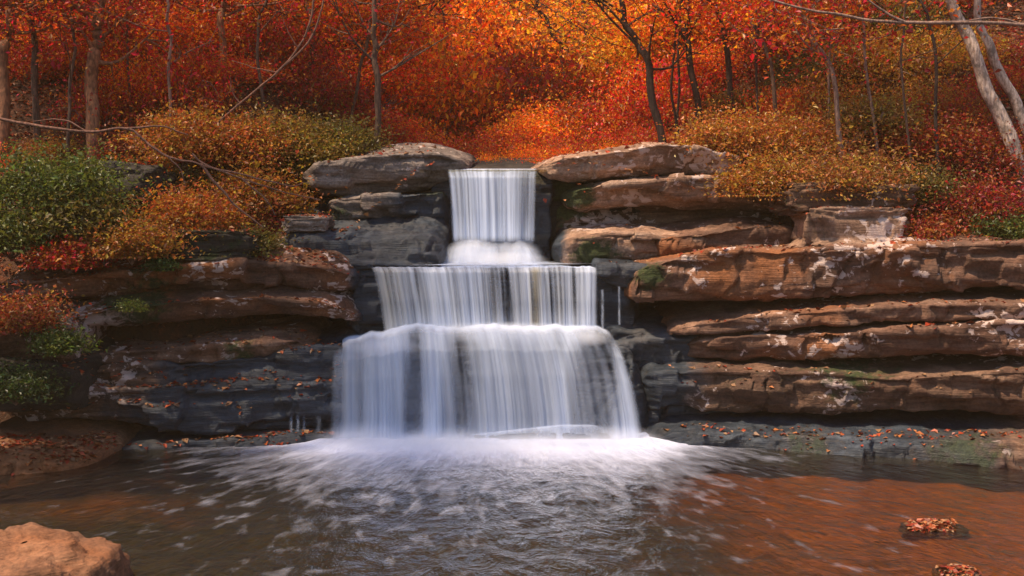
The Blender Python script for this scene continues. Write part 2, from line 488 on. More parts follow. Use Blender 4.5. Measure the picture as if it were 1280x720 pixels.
rock('rock_slab', 'low tan slab with a mossy lower edge right of the splash below the highest fall',
     [(690, 302, 332), (740, 295, 330), (790, 289, 328), (850, 297, 322), (900, 303, 326)], (13.55, 13.5), M['pale'], 1.6, 4, over=.3, moss=[(745, 318, 38, 1.3)], wetx=(680, 735))
rock('rock_slab', 'thin tan slab between the block and the low mossy slab',
     [(815, 300, 322), (880, 288, 314), (940, 282, 310), (1005, 290, 312)], (13.4, 13.3), M['warm'], 1.8, 5, over=.3)
boulder('rock_block', 'squarish layered tan block resting on the long lichened slab', 1060, 286, 12.9, (.58, .5, .25), M['pale'], 6, .35)
boulder('boulder', 'dark overhanging boulder under the ochre grassy hummock', 1050, 248, 13.3, (.75, .6, .20), M['brown'], 7, .6, moss=.15)
rock('rock_slab', 'longest thick slab, splashed with pale lichen, right of the middle fall',
     [(778, 338, 378), (830, 324, 378), (900, 312, 376), (1000, 311, 374), (1130, 306, 370), (1220, 303, 366), (1340, 302, 362)], (12.75, 11.6), M['lichen'], 2.0, 8, over=.30, box=.30, slope=.05, moss=[(815, 345, 32, 1.1)], ends=(.08, .02), block=1.3)
rock('rock_ledge', 'small dark dripping ledge at the end of the middle fall',
     [(738, 331, 352), (775, 330, 362), (818, 334, 372), (850, 340, 372)], (13.05, 12.95), M['slate'], 1.3, 9, over=.3, moss=[(818, 345, 25, 1.3)])
rock('rock_slab', 'thin rusty slab directly under the longest lichened slab',
     [(828, 414, 422), (880, 405, 418), (960, 394, 411), (1050, 388, 406), (1130, 381, 402), (1200, 382, 399), (1340, 383, 395)], (12.6, 11.4), M['warm'], 1.8, 10, over=.3, slope=.1, ends=(.1, .02))
rock('rock_slab', 'middle slab with two white lichen spots in the stack right of the lower fall',
     [(850, 426, 452), (920, 421, 454), (990, 419, 450), (1060, 416, 445), (1130, 413, 443), (1220, 406, 444), (1340, 400, 447)], (12.55, 11.3), M['lichen'], 1.7, 11, over=.5, ends=(.08, .02), wetx=(790, 880))
rock('rock_slab', 'broad dark slab above the black gap right of the lower fall',
     [(800, 465, 520), (900, 464, 520), (1000, 466, 519), (1100, 471, 519), (1200, 467, 520), (1340, 459, 521)], (12.45, 11.2), M['brown'], 1.6, 12, over=.45, strata=1.5, wetx=(800, 940), ends=(.05, .02), moss=[(1060, 470, 60, .45)])
rock('rock_ledge', 'low shore ledge with moss at the pool edge under the black gap',
     [(800, 545, 566), (860, 540, 570), (930, 543, 578), (1010, 543, 584), (1100, 545, 586), (1200, 550, 588), (1340, 557, 592)], (12.2, 10.75), M['brown'], 1.6, 13, over=-.25, slope=.06, wetx=(1050, 1450), moss=[(1010, 568, 50, .6), (1200, 575, 60, .7)], ends=(.04, .02))
rock('rock_ledge', 'wet slate coloured ledge right against the lower fall',
     [(742, 409, 478), (790, 408, 476), (840, 414, 474), (885, 424, 470)], (12.95, 12.75), M['slate'], 1.3, 14, over=.05, strata=1.4)
rock('rock_ledge', 'wet dark foot ledge between lower fall and shore ledge',
     [(770, 475, 560), (820, 475, 560), (890, 480, 556), (950, 500, 556)], (12.75, 12.75), M['slate'], 1.2, 15, over=-.1, strata=1.6)

# --- slabs left of the falls, top to bottom
rock('rock_slab', 'grey humped capstone at the top, just left of the highest fall',
     [(375, 216, 236), (400, 203, 240), (440, 197, 246), (490, 189, 244), (530, 188, 238), (556, 194, 226), (588, 206, 216)], (14.0, 14.2), M['grey'], 2.0, 21, over=.7, strata=1.6)
rock('rock_slab', 'grey overhanging slab beneath the humped capstone, left of the highest fall',
     [(405, 252, 284), (450, 246, 284), (500, 244, 288), (565, 236, 290)], (13.9, 14.15), M['grey'], 1.6, 22, over=.5, wetx=(560, 420), moss=[(420, 270, 30, .7), (540, 240, 30, .8)])
rock('rock_ledge', 'wet blue grey sloping ledge left of the splash below the highest fall',
     [(335, 300, 335), (390, 288, 334), (440, 284, 334), (500, 288, 334), (560, 292, 334)], (13.3, 13.5), M['slate'], 1.3, 23, over=-.6, slope=.3, strata=.8)
boulder('boulder', 'flat pinkish stone at the edge of the blue grey ledge', 385, 279, 13.5, (.28, .3, .10), M['grey'], 24, .5)
rock('rock_slab', 'long leaf strewn brown slab, upper of the pair over the dark cavity',
     [(-10, 362, 378), (20, 354, 378), (100, 346, 378), (200, 333, 370), (300, 328, 372), (400, 332, 370), (450, 344, 366)], (11.9, 12.7), M['lichen'], 1.8, 25, over=.9, slope=.32, ends=(.04, .1), moss=[(190, 366, 70, .8)], wetx=(465, 415))
rock('rock_slab', 'curved brown slab with moss, lower of the pair, roof of the dark cavity',
     [(68, 399, 412), (150, 383, 409), (250, 375, 404), (330, 371, 397), (400, 381, 400), (455, 396, 407)], (11.85, 12.65), M['lichen'], 1.6, 26, over=1.1, slope=.28, ends=(.06, .12), moss=[(170, 385, 60, 1.0)], wetx=(470, 420))
rock('rock_slab', 'narrow orange brown slab forming the floor of the dark cavity',
     [(95, 444, 458), (200, 437, 456), (290, 430, 452), (340, 424, 448), (372, 424, 446), (400, 434, 448)], (12.1, 12.55), M['warm'], 1.3, 27, over=.2, moss=[(300, 445, 40, .9)], ends=(.08, .15))
rock('rock_ledge', 'wet dark layered ledge left of the lower fall, upper one',
     [(60, 470, 494), (150, 457, 497), (250, 452, 497), (340, 443, 496), (440, 428, 494)], (12.0, 12.55), M['brown'], 1.4, 28, over=.15, strata=1.5, ends=(.05, .02), wetx=(330, 40))
rock('rock_slab', 'grey layered slab with a few yellow leaves above the black gap left of the pool',
     [(12, 492, 530), (90, 486, 532), (180, 487, 534), (240, 484, 546), (330, 478, 548), (440, 474, 548)], (11.6, 12.35), M['brown'], 1.6, 29, over=.25, strata=1.5, ends=(.05, .02), wetx=(300, 0))
rock('rock_ledge', 'low wet ledge at the waterline left of the lower fall',
     [(120, 560, 576), (200, 556, 576), (300, 548, 574), (440, 544, 570)], (11.7, 12.15), M['slate'], 1.2, 30, over=-.2, slope=.05)
rock('flat_rock', 'low flat spit strewn with red leaves on the pool shore',
     [(-60, 556, 610), (20, 562, 604), (80, 570, 596), (135, 578, 586)], (10.6, 11.0), M['orange'], 1.4, 31, over=-1.0, slope=.06, amp=.6, strata=.3, ends=(.02, .25))
rock('rock_slab', 'dark fern covered slab, upper of the two at the outer end of the leaf strewn slabs', [(-90, 400, 452), (0, 392, 452), (60, 402, 452), (102, 428, 452)], (11.0, 11.5), M['brown'], 1.5, 51, over=.4, ends=(.02, .2), moss=[(60, 410, 40, .6)])
rock('rock_slab', 'dark slab under the fern covered slab, above the red leafed spit', [(-90, 458, 522), (0, 456, 522), (70, 462, 520), (112, 480, 512)], (10.8, 11.4), M['dark'], 1.5, 52, over=.4, ends=(.02, .2), moss=[(30, 480, 50, .5)])
boulder('boulder', 'dark rock put in for the black shaded hollow between the green shrub and the ground cover', 165, 236, 13.5, (.45, .5, .30), M['dark'], 33, .6)  # dark rock put in where there is only deep shade
boulder('boulder', 'dark low boulder above the leaf strewn slab', 262, 305, 12.9, (.62, .5, .17), M['dark'], 34, .55, moss=.4)
boulder('boulder', 'big orange brown boulder at the near pool edge', 30, 800, 7.25, (.64, .58, .66), M['orange'], 35, .85, amp=.55, n=160)
boulder('stone', 'stone topped with red leaves breaking the water', 1166, 663, 8.85, (.25, .17, .045), M['brown'], 36, 1.0, cat='stone')
boulder('stone', 'leaf covered stone at the bottom edge of the water', 1196, 720, 7.7, (.15, .12, .04), M['brown'], 37, 1.0, cat='stone')

# --- ledges the water runs over
rock('fall_ledge', 'dark ledge behind the highest fall', [(540, 213, 345), (615, 214, 345), (690, 213, 345)], 14.52, M['slate'], 2.5, 41, over=.0, slope=.01, amp=.5, ends=(.02, .02), strata=1.5)
rock('fall_ledge', 'dark undercut ledge behind the middle fall', [(430, 338, 440), (470, 337, 440), (600, 337, 440), (755, 336, 440), (800, 340, 440)], 13.15, M['slate'], 1.9, 42, over=.2, slope=.0, amp=.45, strata=1.5, ends=(.04, .04))
rock('fall_ledge', 'rounded dark ledge behind the lower fall', [(405, 442, 600), (470, 430, 600), (560, 424, 600), (650, 421, 600), (740, 423, 600), (785, 436, 600), (815, 460, 600)], 12.5, M['slate'], 1.4, 43, over=-.18, box=.55, slope=.08, amp=.8, strata=1.2, ends=(.05, .09))
boulder('rock_block', 'smooth wet rock at the foot of the lower fall', 672, 556, 12.22, (.9, .16, .16), M['slate'], 44, .8, amp=.5)
# backing bedrock, coloured dark so the gaps between slabs look shaded
rock('bedrock', None, [(-120, 340, 640), (100, 335, 640), (420, 300, 640), (520, 205, 640), (760, 205, 640), (1000, 270, 640), (1400, 305, 640)], (13.3, 13.5), M['dark'], 2.5, 45, over=.0, amp=.6, res=.06, ends=(.01, .01))
b_ = bpy.data.objects['bedrock']; b_['kind'] = 'structure'; b_['label'] = 'bedrock behind the stacked slabs, coloured dark for shade in the gaps'; b_['category'] = 'bedrock'
b_.location.y += 1.35

# ------------------------------------------------------------------ pool
def build_pool():
    xs = np.linspace(-10, 10, 560); ys = np.concatenate([np.linspace(-2, 6, 60), np.linspace(6.03, 12.9, 330)])
    X, Yg = np.meshgrid(xs, ys, indexing='ij')
    ox, oy = -.35, 15.2
    ang = np.arctan2(X - ox, oy - Yg); r = np.hypot(X - ox, oy - Yg)
    px = X / np.maximum(Yg, 1) * F + 640
    d = np.maximum(12.15 - Yg, 0) + np.maximum(np.abs(X + .27) - 1.7, 0) * 1.15          # metres from the foot of the fall
    foam = 1.05 * np.exp(-(d / .95) ** 1.2) + .24 * np.exp(-(d / 2.7) ** 2)
    side = smooth(2.2, 4.6, X) * smooth(8.2, 9.6, Yg)
    calm = np.clip(smooth(1.6, 4.2, X + (Yg - 9) * .3) + smooth(2.6, 5, -X), 0, 1)
    foam = np.clip(foam + .08 - .11 * calm, -.1, 1.2)  # faint level everywhere also paints sky-glint streaks across the pool
    z = .012 * fbm(ang * 14, r * 1.3, 0, 4) + .010 * fbm(X * 3.2, Yg * 3.2, 4, 3)
    z = z * (1 - .6 * calm) + .05 * np.exp(-(d / .35) ** 2)
    V = np.stack([X, Yg, z], -1).reshape(-1, 3)
    me = raw_mesh('pool_water', V, grid_faces(len(xs), len(ys)))
    set_uv(me, np.stack([ang * 9, r * .9], -1).reshape(-1, 2)); attr(me, 'foam', foam)
    tag(link('pool_water', me, M['pool']), 'dark rippled pool water with foam fanning out below the falls', 'water', kind='structure')
    z2 = -.32 + .10 * fbm(X * .8, Yg * .8, 7, 4) + .10 * smooth(1.5, 4.5, X) + .05 * smooth(3, 5, -X)
    for (bx_, by_) in ((3.39, 8.85), (3.12, 7.7)):
        z2 = z2 + .26 * np.exp(-(((X - bx_) / .5) ** 2 + ((Yg - by_) / .4) ** 2))
    me = raw_mesh('stream_bed', np.stack([X, Yg, z2], -1).reshape(-1, 3), grid_faces(len(xs), len(ys)))
    sandy = np.clip(smooth(.6, 3.6, X + (Yg - 9) * .25) + .4 * smooth(2.4, 4.0, -X - (Yg - 11) * .3) * smooth(9.4, 10.6, Yg), 0, 1)
    attr(me, 'sandy', sandy)
    tag(link('stream_bed', me, M['bed']), 'shallow sandy orange stream bed under the pool', 'stream bed', kind='structure')
    xs2 = np.linspace(-1.2, .45, 40); ys2 = np.linspace(14.2, 30, 60)
    X, Yg = np.meshgrid(xs2, ys2, indexing='ij')
    me = raw_mesh('stream_water', np.stack([X, Yg, 3.10 + .035 * (Yg - 14.2) + .01 * fbm(X * 2, Yg * 2, 0, 3)], -1).reshape(-1, 3), grid_faces(40, 60))
    attr(me, 'foam', np.full(X.size, .2)); set_uv(me, np.stack([X, Yg], -1).reshape(-1, 2))
    tag(link('stream_water', me, M['pool']), 'stream water sliding to the lip of the highest fall', 'water', kind='structure')


build_pool()


# ------------------------------------------------------------------ falling water
def sheet(name, parent, prof, left, right, dens, nu=420, nv=64, seed=0, wob=.02, tint=None, lowvar=.0):
    """A curtain of water. prof: (Y, py) down the middle; left/right: px edges at the same stations; dens(u, v, px) -> opacity."""
    prof = np.array(prof, float)
    v = np.linspace(0, 1, nv); st = np.linspace(0, 1, len(prof))
    Yv = np.interp(v, st, prof[:, 0]); pv = np.interp(v, st, prof[:, 1])
    L = np.interp(v, np.linspace(0, 1, len(left)), left); R = np.interp(v, np.linspace(0, 1, len(right)), right)
    u = np.linspace(0, 1, nu)
    PX = L[None, :] + (R - L)[None, :] * u[:, None]
    U, Vv = np.meshgrid(u, v, indexing='ij')
    lv = lowvar if callable(lowvar) else (lambda q: 0 * q + lowvar)
    PY = pv[None, :] + lv(PX) * (1 if True else 0)
    wid = (R.mean() - L.mean()) / F * Yv.mean()
    YY = np.broadcast_to(Yv[None, :], PX.shape) - wob * (fbm(U * wid * 9 + seed, Vv * .5, seed, 3) * (.3 + Vv)) - wob * .2 * fbm(U * wid * 30 + seed, Vv * .8, seed + 3, 2) * (.2 + Vv)
    X = (PX - 640) / F * Yv[None, :]; Z = CAMH + (HOR - PY) / F * Yv[None, :]
    V = np.stack([X, YY, Z], -1).reshape(-1, 3)
    org = np.array([V[:, 0].mean(), V[:, 1].mean(), V[:, 2].min()])
    if parent is not None:
        org = np.array(parent.location)
    me = raw_mesh(name, V - org, grid_faces(nu, nv))
    attr(me, 'dens', np.clip(dens(U, Vv, PX, PY), 0, 1)); attr(me, 'tint', np.clip(tint(U, Vv, PX) if tint else np.zeros(U.size), 0, 1))
    return link(name, me, M['fall'], parent, None if parent is not None else tuple(org))


def strands(U, V, wid, seed, f=16, vf=.35, sharp=1.0, spread=.15):
    u = (U - .5) * (1 + 0 * V) * wid + .02 * fbm(U * wid * 3, V * 1.5, seed, 2) * V
    a = perlin(u * f + seed, V * vf, seed) * .55 + perlin(u * f * 2.3 + seed, V * vf * 1.2, seed + 5) * .42 + perlin(u * f * 5.1, V * vf * 1.6 + seed, seed + 9) * .20
    b = perlin(u * f * .25 + seed, V * .3, seed + 2) * .5
    return (a + b) * sharp


def edge(U, w=.02): return smooth(0, w, U) * smooth(0, w, 1 - U)


# highest fall
w1 = tag(link('waterfall', None, None, loc=at(615, 332, 14.0)), 'narrow highest tier of the waterfall between the two capstones', 'waterfall')
for k, (dY, base, sh) in enumerate(((0, .55, 1.0), (.05, .38, .9))):
    sheet('water_curtain', w1, [(14.42 + dY, 211), (14.22 + dY, 212.5), (14.14 + dY, 222), (14.05 + dY, 262), (13.98 + dY, 306)],
          [558, 558, 560, 563, 565], [672, 672, 671, 670, 669],
          lambda U, V, px, py, b=base, s=sh, k=k: (b + .75 * s * strands(U, V, 1.15, 3 + k * 4, 13) + .25 * smooth(.7, 1, V) + .25 * (1 - smooth(0, .12, V)) - .16 * smooth(.5, .9, U) * smooth(.1, .4, V)) * edge(U, .05) * smooth(1.0, .93, V), 300, 60, 3 + k, .02)


def spray_mat():
    """Fine spray: a white cloud of droplets, thick in the middle and thinning to nothing at the rim."""
    m, nt, out = new_mat('spray')
    oc = nd(nt, 'ShaderNodeTexCoord').outputs['Object']
    oi = nd(nt, 'ShaderNodeObjectInfo')
    r = nd(nt, 'ShaderNodeVectorMath', {0: oc}, operation='LENGTH').outputs['Value']
    pos = nd(nt, 'ShaderNodeNewGeometry').outputs['Position']
    n = noise(nt, pos, 5.5, 2, .5)
    f = mth(nt, 'POWER', mth(nt, 'SUBTRACT', 1.0, r, True), 1.3)
    d = mth(nt, 'MULTIPLY', mth(nt, 'MULTIPLY', f, mth(nt, 'ADD', mth(nt, 'MULTIPLY', n, 1.6), .2)), oi.outputs['Alpha'])
    v = nd(nt, 'ShaderNodeVolumePrincipled', {'Color': (1, 1, 1, 1), 'Density': mth(nt, 'MULTIPLY', d, 20.0), 'Anisotropy': 0.0})
    nt.links.new(v.outputs[0], out.inputs['Volume'])
    return m


M['spray'] = spray_mat()


def spray(name, parent, c, r, dens, seed):
    th = np.linspace(0, math.pi, 17); ph = np.linspace(0, 2 * math.pi, 28, endpoint=False)
    TH, PH = np.meshgrid(th, ph, indexing='ij')
    V = np.stack([np.sin(TH) * np.cos(PH), np.sin(TH) * np.sin(PH), np.cos(TH)], -1).reshape(-1, 3)
    o = link(name, raw_mesh(name, V, grid_faces(17, 28, True)), M['spray'], parent, tuple(np.array(c) - np.array(parent.location)))
    o.scale = r; o.color = (1, 1, 1, dens / 20.0)
    return o


def mound(name, parent, x0, x1, Y0, Y1, zf, density, nu=150, nv=60, seed=0):
    """A soft heap of white water: a low dome whose opacity fades to nothing at its rim."""
    u = np.linspace(-1, 1, nu); v = np.linspace(-1, 1, nv)
    U, Vv = np.meshgrid(u, v, indexing='ij')
    X = x0 + (x1 - x0) * (U * .5 + .5); Yg = Y0 + (Y1 - Y0) * (Vv * .5 + .5)
    rr = np.hypot(U, Vv)
    Z = zf(X, Yg, U, Vv)
    V = np.stack([X, Yg, Z], -1).reshape(-1, 3)
    me = raw_mesh(name, V - np.array(parent.location), grid_faces(nu, nv))
    n = fbm(X * 5 + seed, Yg * 5, Z * 2, 3)
    attr(me, 'dens', np.clip(density * smooth(1.0, .45, rr) * (1 + .5 * n), 0, .97)); attr(me, 'tint', np.zeros(U.size))
    return link(name, me, M['fall'], parent)


# spray under the highest fall
zl = 1.885
def lump(px):
    return 2 - 5 * np.exp(-((px - 590) / 22) ** 2) - 3 * np.exp(-((px - 652) / 18) ** 2) + 2.5 * perlin(px * .11, 0, 2)


for k in range(2):
    sheet('splash_cascade', w1, [(13.98 + .06 * k, 301), (13.86 + .05 * k, 304), (13.74 + .05 * k, 312), (13.66 + .04 * k, 322), (13.62 + .04 * k, 331)], [563, 558, 552, 549, 546], [669, 674, 680, 684, 687],
          lambda U, V, px, py, k=k: (.62 + .42 * strands(U, V, 1.4, 61 + k, 6, .8) - .40 * np.exp(-((px - 628) / 12) ** 2) * smooth(.2, .6, V) - .15 * smooth(635, 680, px)) * edge(U, .22) * smooth(0, .75, V), 200, 40, 63 + k, .03, None, lump)
spray('spray', w1, at(590, 318, 13.75), (.36, .26, .24), 7, 1)
spray('spray', w1, at(645, 320, 13.78), (.34, .26, .2), 5, 2)
spray('spray', w1, at(617, 326, 13.6), (.74, .30, .14), 7, 3)
# film of water on the middle ledge
mound('water_film', w1, -2.0, 1.2, 12.9, 14.3, lambda X, Yg, U, V: zl + .03 + .01 * fbm(X * 3, Yg * 3, 2, 3) - .02 * smooth(.8, 1, np.abs(V)), .5, seed=9)

# middle fall
w2 = tag(link('waterfall', None, None, loc=at(606, 428, 12.9)), 'wide middle tier of the waterfall with fine separate strands', 'waterfall')
mid_low = lambda px: 12 * np.clip((620 - px) / 150, -.3, 1)


def midden(U, V, px, py, b, s, k):
    t = strands(U, V, 2.7, 11 + k * 6, 11, .5)
    gap = .25 * np.exp(-((px - 672) / 7) ** 2) + .2 * np.exp(-((px - 520) / 5) ** 2)
    return (b + .95 * s * t + (.3 - .25 * smooth(.1, 0, V)) * (1 - smooth(.3, .42, V)) + .28 * smooth(.8, 1, V) - gap * smooth(.35, .6, V)) * edge(U, .025)


for k, (dY, b, s) in enumerate(((0, .44, 1.0), (.06, .30, 1.0))):
    sheet('water_curtain', w2, [(13.85 + dY * .3, 331.4), (13.34 + dY, 333.5), (13.08 + dY, 334.5), (12.98 + dY, 340), (12.90 + dY, 375), (12.85 + dY, 416)],
          [463, 463, 463, 466, 473, 479], [746, 748, 748, 748, 748, 748],
          lambda U, V, px, py, b=b, s=s, k=k: midden(U, V, px, py, b, s, k), 520, 60, 15 + k, .025,
          lambda U, V, px: (.7 * np.exp(-((px - 669) / 6) ** 2) + .45 * np.exp(-((px - 487) / 14) ** 2) + .18 + .2 * perlin(px * .05, 0, 3)) * smooth(.2, .6, V), lambda px: 1.6 * perlin(px * .045, 1, 2) + 1.1 * perlin(px * .13, 4, 2))
for (xa, wd, ya, yb) in ((753, 4, 362, 410), (774, 3, 358, 406)):
    sheet('trickle', w2, [(12.98, ya), (12.94, .5 * (ya + yb)), (12.9, yb)], [xa - wd, xa - wd, xa - wd], [xa + wd, xa + wd, xa + wd],
          lambda U, V, px, py: .5 * np.exp(-((U - .5) / .2) ** 2) * (.6 + .5 * perlin(V * 5, U * 2, xa)), 14, 20, xa)

# lower fall
w3 = tag(link('waterfall', None, None, loc=at(606, 556, 12.1)), 'broad rounded lowest tier of the waterfall plunging into the pool', 'waterfall')
cov_px = [405, 415, 425, 440, 455, 470, 485, 500, 514, 522, 534, 545, 556, 575, 590, 610, 640, 665, 690, 705, 725, 750, 765, 780, 795, 806]
cov_v = [.08, .40, .38, .58, .45, .72, .85, .70, .12, .02, .40, .85, .42, .14, .35, .62, .58, .52, .42, .66, .26, .14, .30, .85, .70, .45]


def lowden(U, V, px, py, k):
    pxs = px + 6 * fbm(px * .02, V * 1.5, 4, 2)
    c = np.interp(pxs, cov_px, cov_v)
    t = strands(U, V, 3.4, 31 + k * 5, 4.2, .45)
    topband = smooth(.34, .10, V)
    d = c * (.98 if k == 0 else .42) - .06 + .46 * t + .75 * topband * smooth(410, 440, px)
    d = d + .25 * smooth(.85, 1, V)
    d = d * np.where(px < 428, smooth(.30, .42, V), 1)
    return d * edge(U, .03) * smooth(0, .2, V)


def low_off(px):                                            # the lip drops towards both ends
    return 4.5 * perlin(px * .022, 3, 1) + 2.5 * perlin(px * .07, 8, 1) + 24 * np.clip((530 - px) / 110, 0, 1) ** 2 + 18 * np.clip((px - 715) / 75, 0, 1) ** 2


def low_sheet(k, dY):
    prof = [(13.0 + dY, 404), (12.78 + dY, 408), (12.50 + dY, 416), (12.33 + dY, 438), (12.24 + dY, 470), (12.16 + dY, 515), (12.10 + dY, 557)]
    sheet('water_curtain', w3, prof, [418, 416, 414, 413, 412, 412, 410], [752, 762, 772, 783, 793, 801, 806],
          lambda U, V, px, py: lowden(U, V, px, py, k), 620, 90, 33 + k, .03, None, 0)
    o = w3.children[-1]
    me = o.data
    co = np.empty(len(me.vertices) * 3, np.float32); me.vertices.foreach_get('co', co); co = co.reshape(620, 90, 3)
    Yw = co[..., 1] + w3.location.y; px = (co[..., 0] + w3.location.x) / Yw * F + 640
    v = np.linspace(0, 1, 90)[None, :]
    co[..., 2] -= low_off(px) / F * Yw * (1 - smooth(.3, 1, v))
    me.vertices.foreach_set('co', co.ravel()); me.update()


low_sheet(0, -.02); low_sheet(1, .05)
for (xa, wd, ya, yb, d) in ((364, 3, 508, 548, .5), (372, 4, 514, 548, .45), (380, 3, 520, 547, .3), (398, 5, 520, 550, .25)):
    sheet('trickle', w3, [(12.3, ya), (12.27, .5 * (ya + yb)), (12.2, yb)], [xa - wd] * 3, [xa + wd] * 3,
          lambda U, V, px, py, d=d, xa=xa: d * np.exp(-((U - .5) / .25) ** 2) * (.6 + .5 * perlin(V * 4, U * 2, xa)), 14, 20, xa)
# water sliding over the rock at the foot, and spray heaped along the foot of the fall
sheet('foot_slide', w3, [(11.86, 530), (11.80, 536), (11.78, 552)], [575, 570, 562], [768, 772, 776],
      lambda U, V, px, py: (.22 + .30 * (1 - smooth(.1, .4, V)) + .25 * strands(U, V, 1.7, 77, 6)) * edge(U, .2) * smooth(0, .14, V) * smooth(1.0, .7, V),
      200, 24, 71, .012, None, lambda px: 14 * np.clip((700 - px) / 130, 0, 1) + 12 * np.clip((px - 735) / 35, 0, 1) ** 2)
for k, (pa, pb, hh, dn) in enumerate(((385, 520, .26, 5), (470, 640, .20, 6), (590, 760, .20, 6), (700, 840, .22, 5))):
    spray('spray', w3, at(.5 * (pa + pb), 556, 12.0), ((pb - pa) / F * 6.2, .42, hh), dn, k)
spray('spray', w3, at(615, 558, 11.75), (2.0, .6, .12), 5, 9)
spray('spray', w2, at(625, 417, 12.72), (1.38, .34, .15), 8, 10)
spray('spray', w2, at(480, 433, 12.55), (.5, .34, .13), 7, 11)
spray('spray', w2, at(730, 421, 12.6), (.36, .3, .13), 7, 12)


# ------------------------------------------------------------------ foliage
def leaves(C, size, up=.4, rng=RNG, stretch=.55):
    """Folded diamond leaves at points C; returns verts, tri faces."""
    n = len(C)
    nrm = rng.normal(size=(n, 3)); nrm[:, 2] = np.abs(nrm[:, 2]) * 1.0 + up; nrm /= np.linalg.norm(nrm, axis=1)[:, None]
    t = rng.normal(size=(n, 3)); t -= nrm * np.sum(t * nrm, 1)[:, None]; t /= np.linalg.norm(t, axis=1)[:, None]
    b = np.cross(nrm, t)
    s = size * np.clip(rng.lognormal(-.08, .38, n), .4, 2.2)[:, None]
    fold = .22
    v0 = C - t * s * .5; v2 = C + t * s * .5 - nrm * s * .12
    v1 = C + b * s * stretch * .5 + nrm * s * fold * .5 - t * s * .05; v3 = C - b * s * stretch * .5 + nrm * s * fold * .5 - t * s * .05
    V = np.stack([v0, v1, v2, v3], 1).reshape(-1, 3)
    i = np.arange(n)[:, None] * 4
    Fc = np.concatenate([i + np.array([[0, 1, 2]]), i + np.array([[0, 2, 3]])], 1).reshape(-1, 3)
    return V, Fc


def tube(path, radii, sides=8, bump=.0, seed=0):
    path = np.asarray(path, float); radii = np.asarray(radii, float)
    t = np.gradient(path, axis=0); t /= np.maximum(np.linalg.norm(t, axis=1)[:, None], 1e-9)
    ref = np.where(np.abs(t[:, 2:3]) > .9, [[1., 0, 0]], [[0, 0, 1.]])
    a = np.cross(t, ref); a /= np.linalg.norm(a, axis=1)[:, None]; b = np.cross(t, a)
    th = np.linspace(0, 2 * math.pi, sides, endpoint=False)
    r = radii[:, None] * (1 + bump * perlin(np.arange(len(path))[:, None] * .6, th[None, :] * 1.3, seed + .5))
    P = path[:, None, :] + r[..., None] * (np.cos(th)[None, :, None] * a[:, None] + np.sin(th)[None, :, None] * b[:, None])
    Fc = grid_faces(len(path), sides, True)
    return P.reshape(-1, 3), np.concatenate([Fc[:, [0, 1, 2]], Fc[:, [0, 2, 3]]])


def join(parts):
    Vs, Fs, off = [], [], 0
    for V, Fc in parts:
        Vs.append(V); Fs.append(Fc + off); off += len(V)
    return np.concatenate(Vs), np.concatenate(Fs)


def curve(p, n=24, wig=.0, seed=0):
    p = np.asarray(p, float); k = len(p)
    s = np.linspace(0, k - 1, n)
    # Catmull-Rom
    q = np.concatenate([[2 * p[0] - p[1]], p, [2 * p[-1] - p[-2]]])
    i = np.minimum(np.floor(s).astype(int), k - 2); f = (s - i)[:, None]
    p0, p1, p2, p3 = q[i], q[i + 1], q[i + 2], q[i + 3]
    c = .5 * ((2 * p1) + (-p0 + p2) * f + (2 * p0 - 5 * p1 + 4 * p2 - p3) * f ** 2 + (-p0 + 3 * p1 - 3 * p2 + p3) * f ** 3)
    if wig:
        c = c + wig * np.stack([perlin(s * 2.1, seed, 0.5), perlin(s * 2.1, seed, 7.5), perlin(s * 2.1, seed, 13.5)], -1) * (f * 0 + 1)
    return c


def shrub_points(R, n, clumps, rng, zr=.75, r0=.28):
    """Leaf positions gathered in clumps through a dome of unit radius."""
    d = rng.normal(size=(clumps, 3)); d[:, 2] = np.abs(d[:, 2]) * .9; d /= np.linalg.norm(d, axis=1)[:, None]
    c = d * (rng.uniform(.25, 1.0, clumps) ** .6)[:, None] * np.array([1, 1, zr])
    w = rng.uniform(.4, 1.6, clumps); w /= w.sum()
    k = rng.choice(clumps, n, p=w)
    off = rng.normal(size=(n, 3)) * (r0 * rng.uniform(.4, 1.7, clumps))[k][:, None] * np.array([1, 1, .6])
    return (c[k] + off) * R, c * R


def shrub_mesh(name, R, n, clumps, leaf, seed, zr=.75, r0=.24):
    rng = np.random.default_rng(seed)
    pts, cl = shrub_points(R, n, clumps, rng, zr, r0)
    pts[:, 2] = np.maximum(pts[:, 2], -.15 * R)
    lv = leaves(pts, leaf, .35, rng)
    st = []
    for c in cl[:26]:
        p = curve([(0, 0, -.35 * R), tuple(c * .55 + rng.normal(size=3) * .08 * R), tuple(c * rng.uniform(.95, 1.35))], 7)
        st.append(tube(p, np.linspace(.016, .004, 7) * R * .9, 4))
    sv = join(st)
    V, Fc = join([lv, sv])
    mi = np.concatenate([np.zeros(len(lv[1])), np.ones(len(sv[1]))])
    return lv, sv, (V, Fc, mi)


def add_mesh_obj(name, vf, mats, smooth_=False, mi=None):
    me = raw_mesh(name, vf[0], vf[1], smooth_, mi)
    for m in mats: me.materials.append(m)
    return me


def colorize(o, c, j=.18):
    k = 1 + random.uniform(-j, j)
    o.color = (min(c[0] * k, .95), c[1] * k * (1 + random.uniform(-j, j)), c[2] * k, 1)


CRIM, RED, RORG, ORG, YEL, OCH, OLV, GRN = (.30, .020, .010), (.48, .042, .010), (.74, .10, .010), (.95, .23, .012), (.98, .44, .03), (.40, .145, .022), (.17, .12, .022), (.12, .135, .020)  # orange and golden brightened to carry the valley's glow
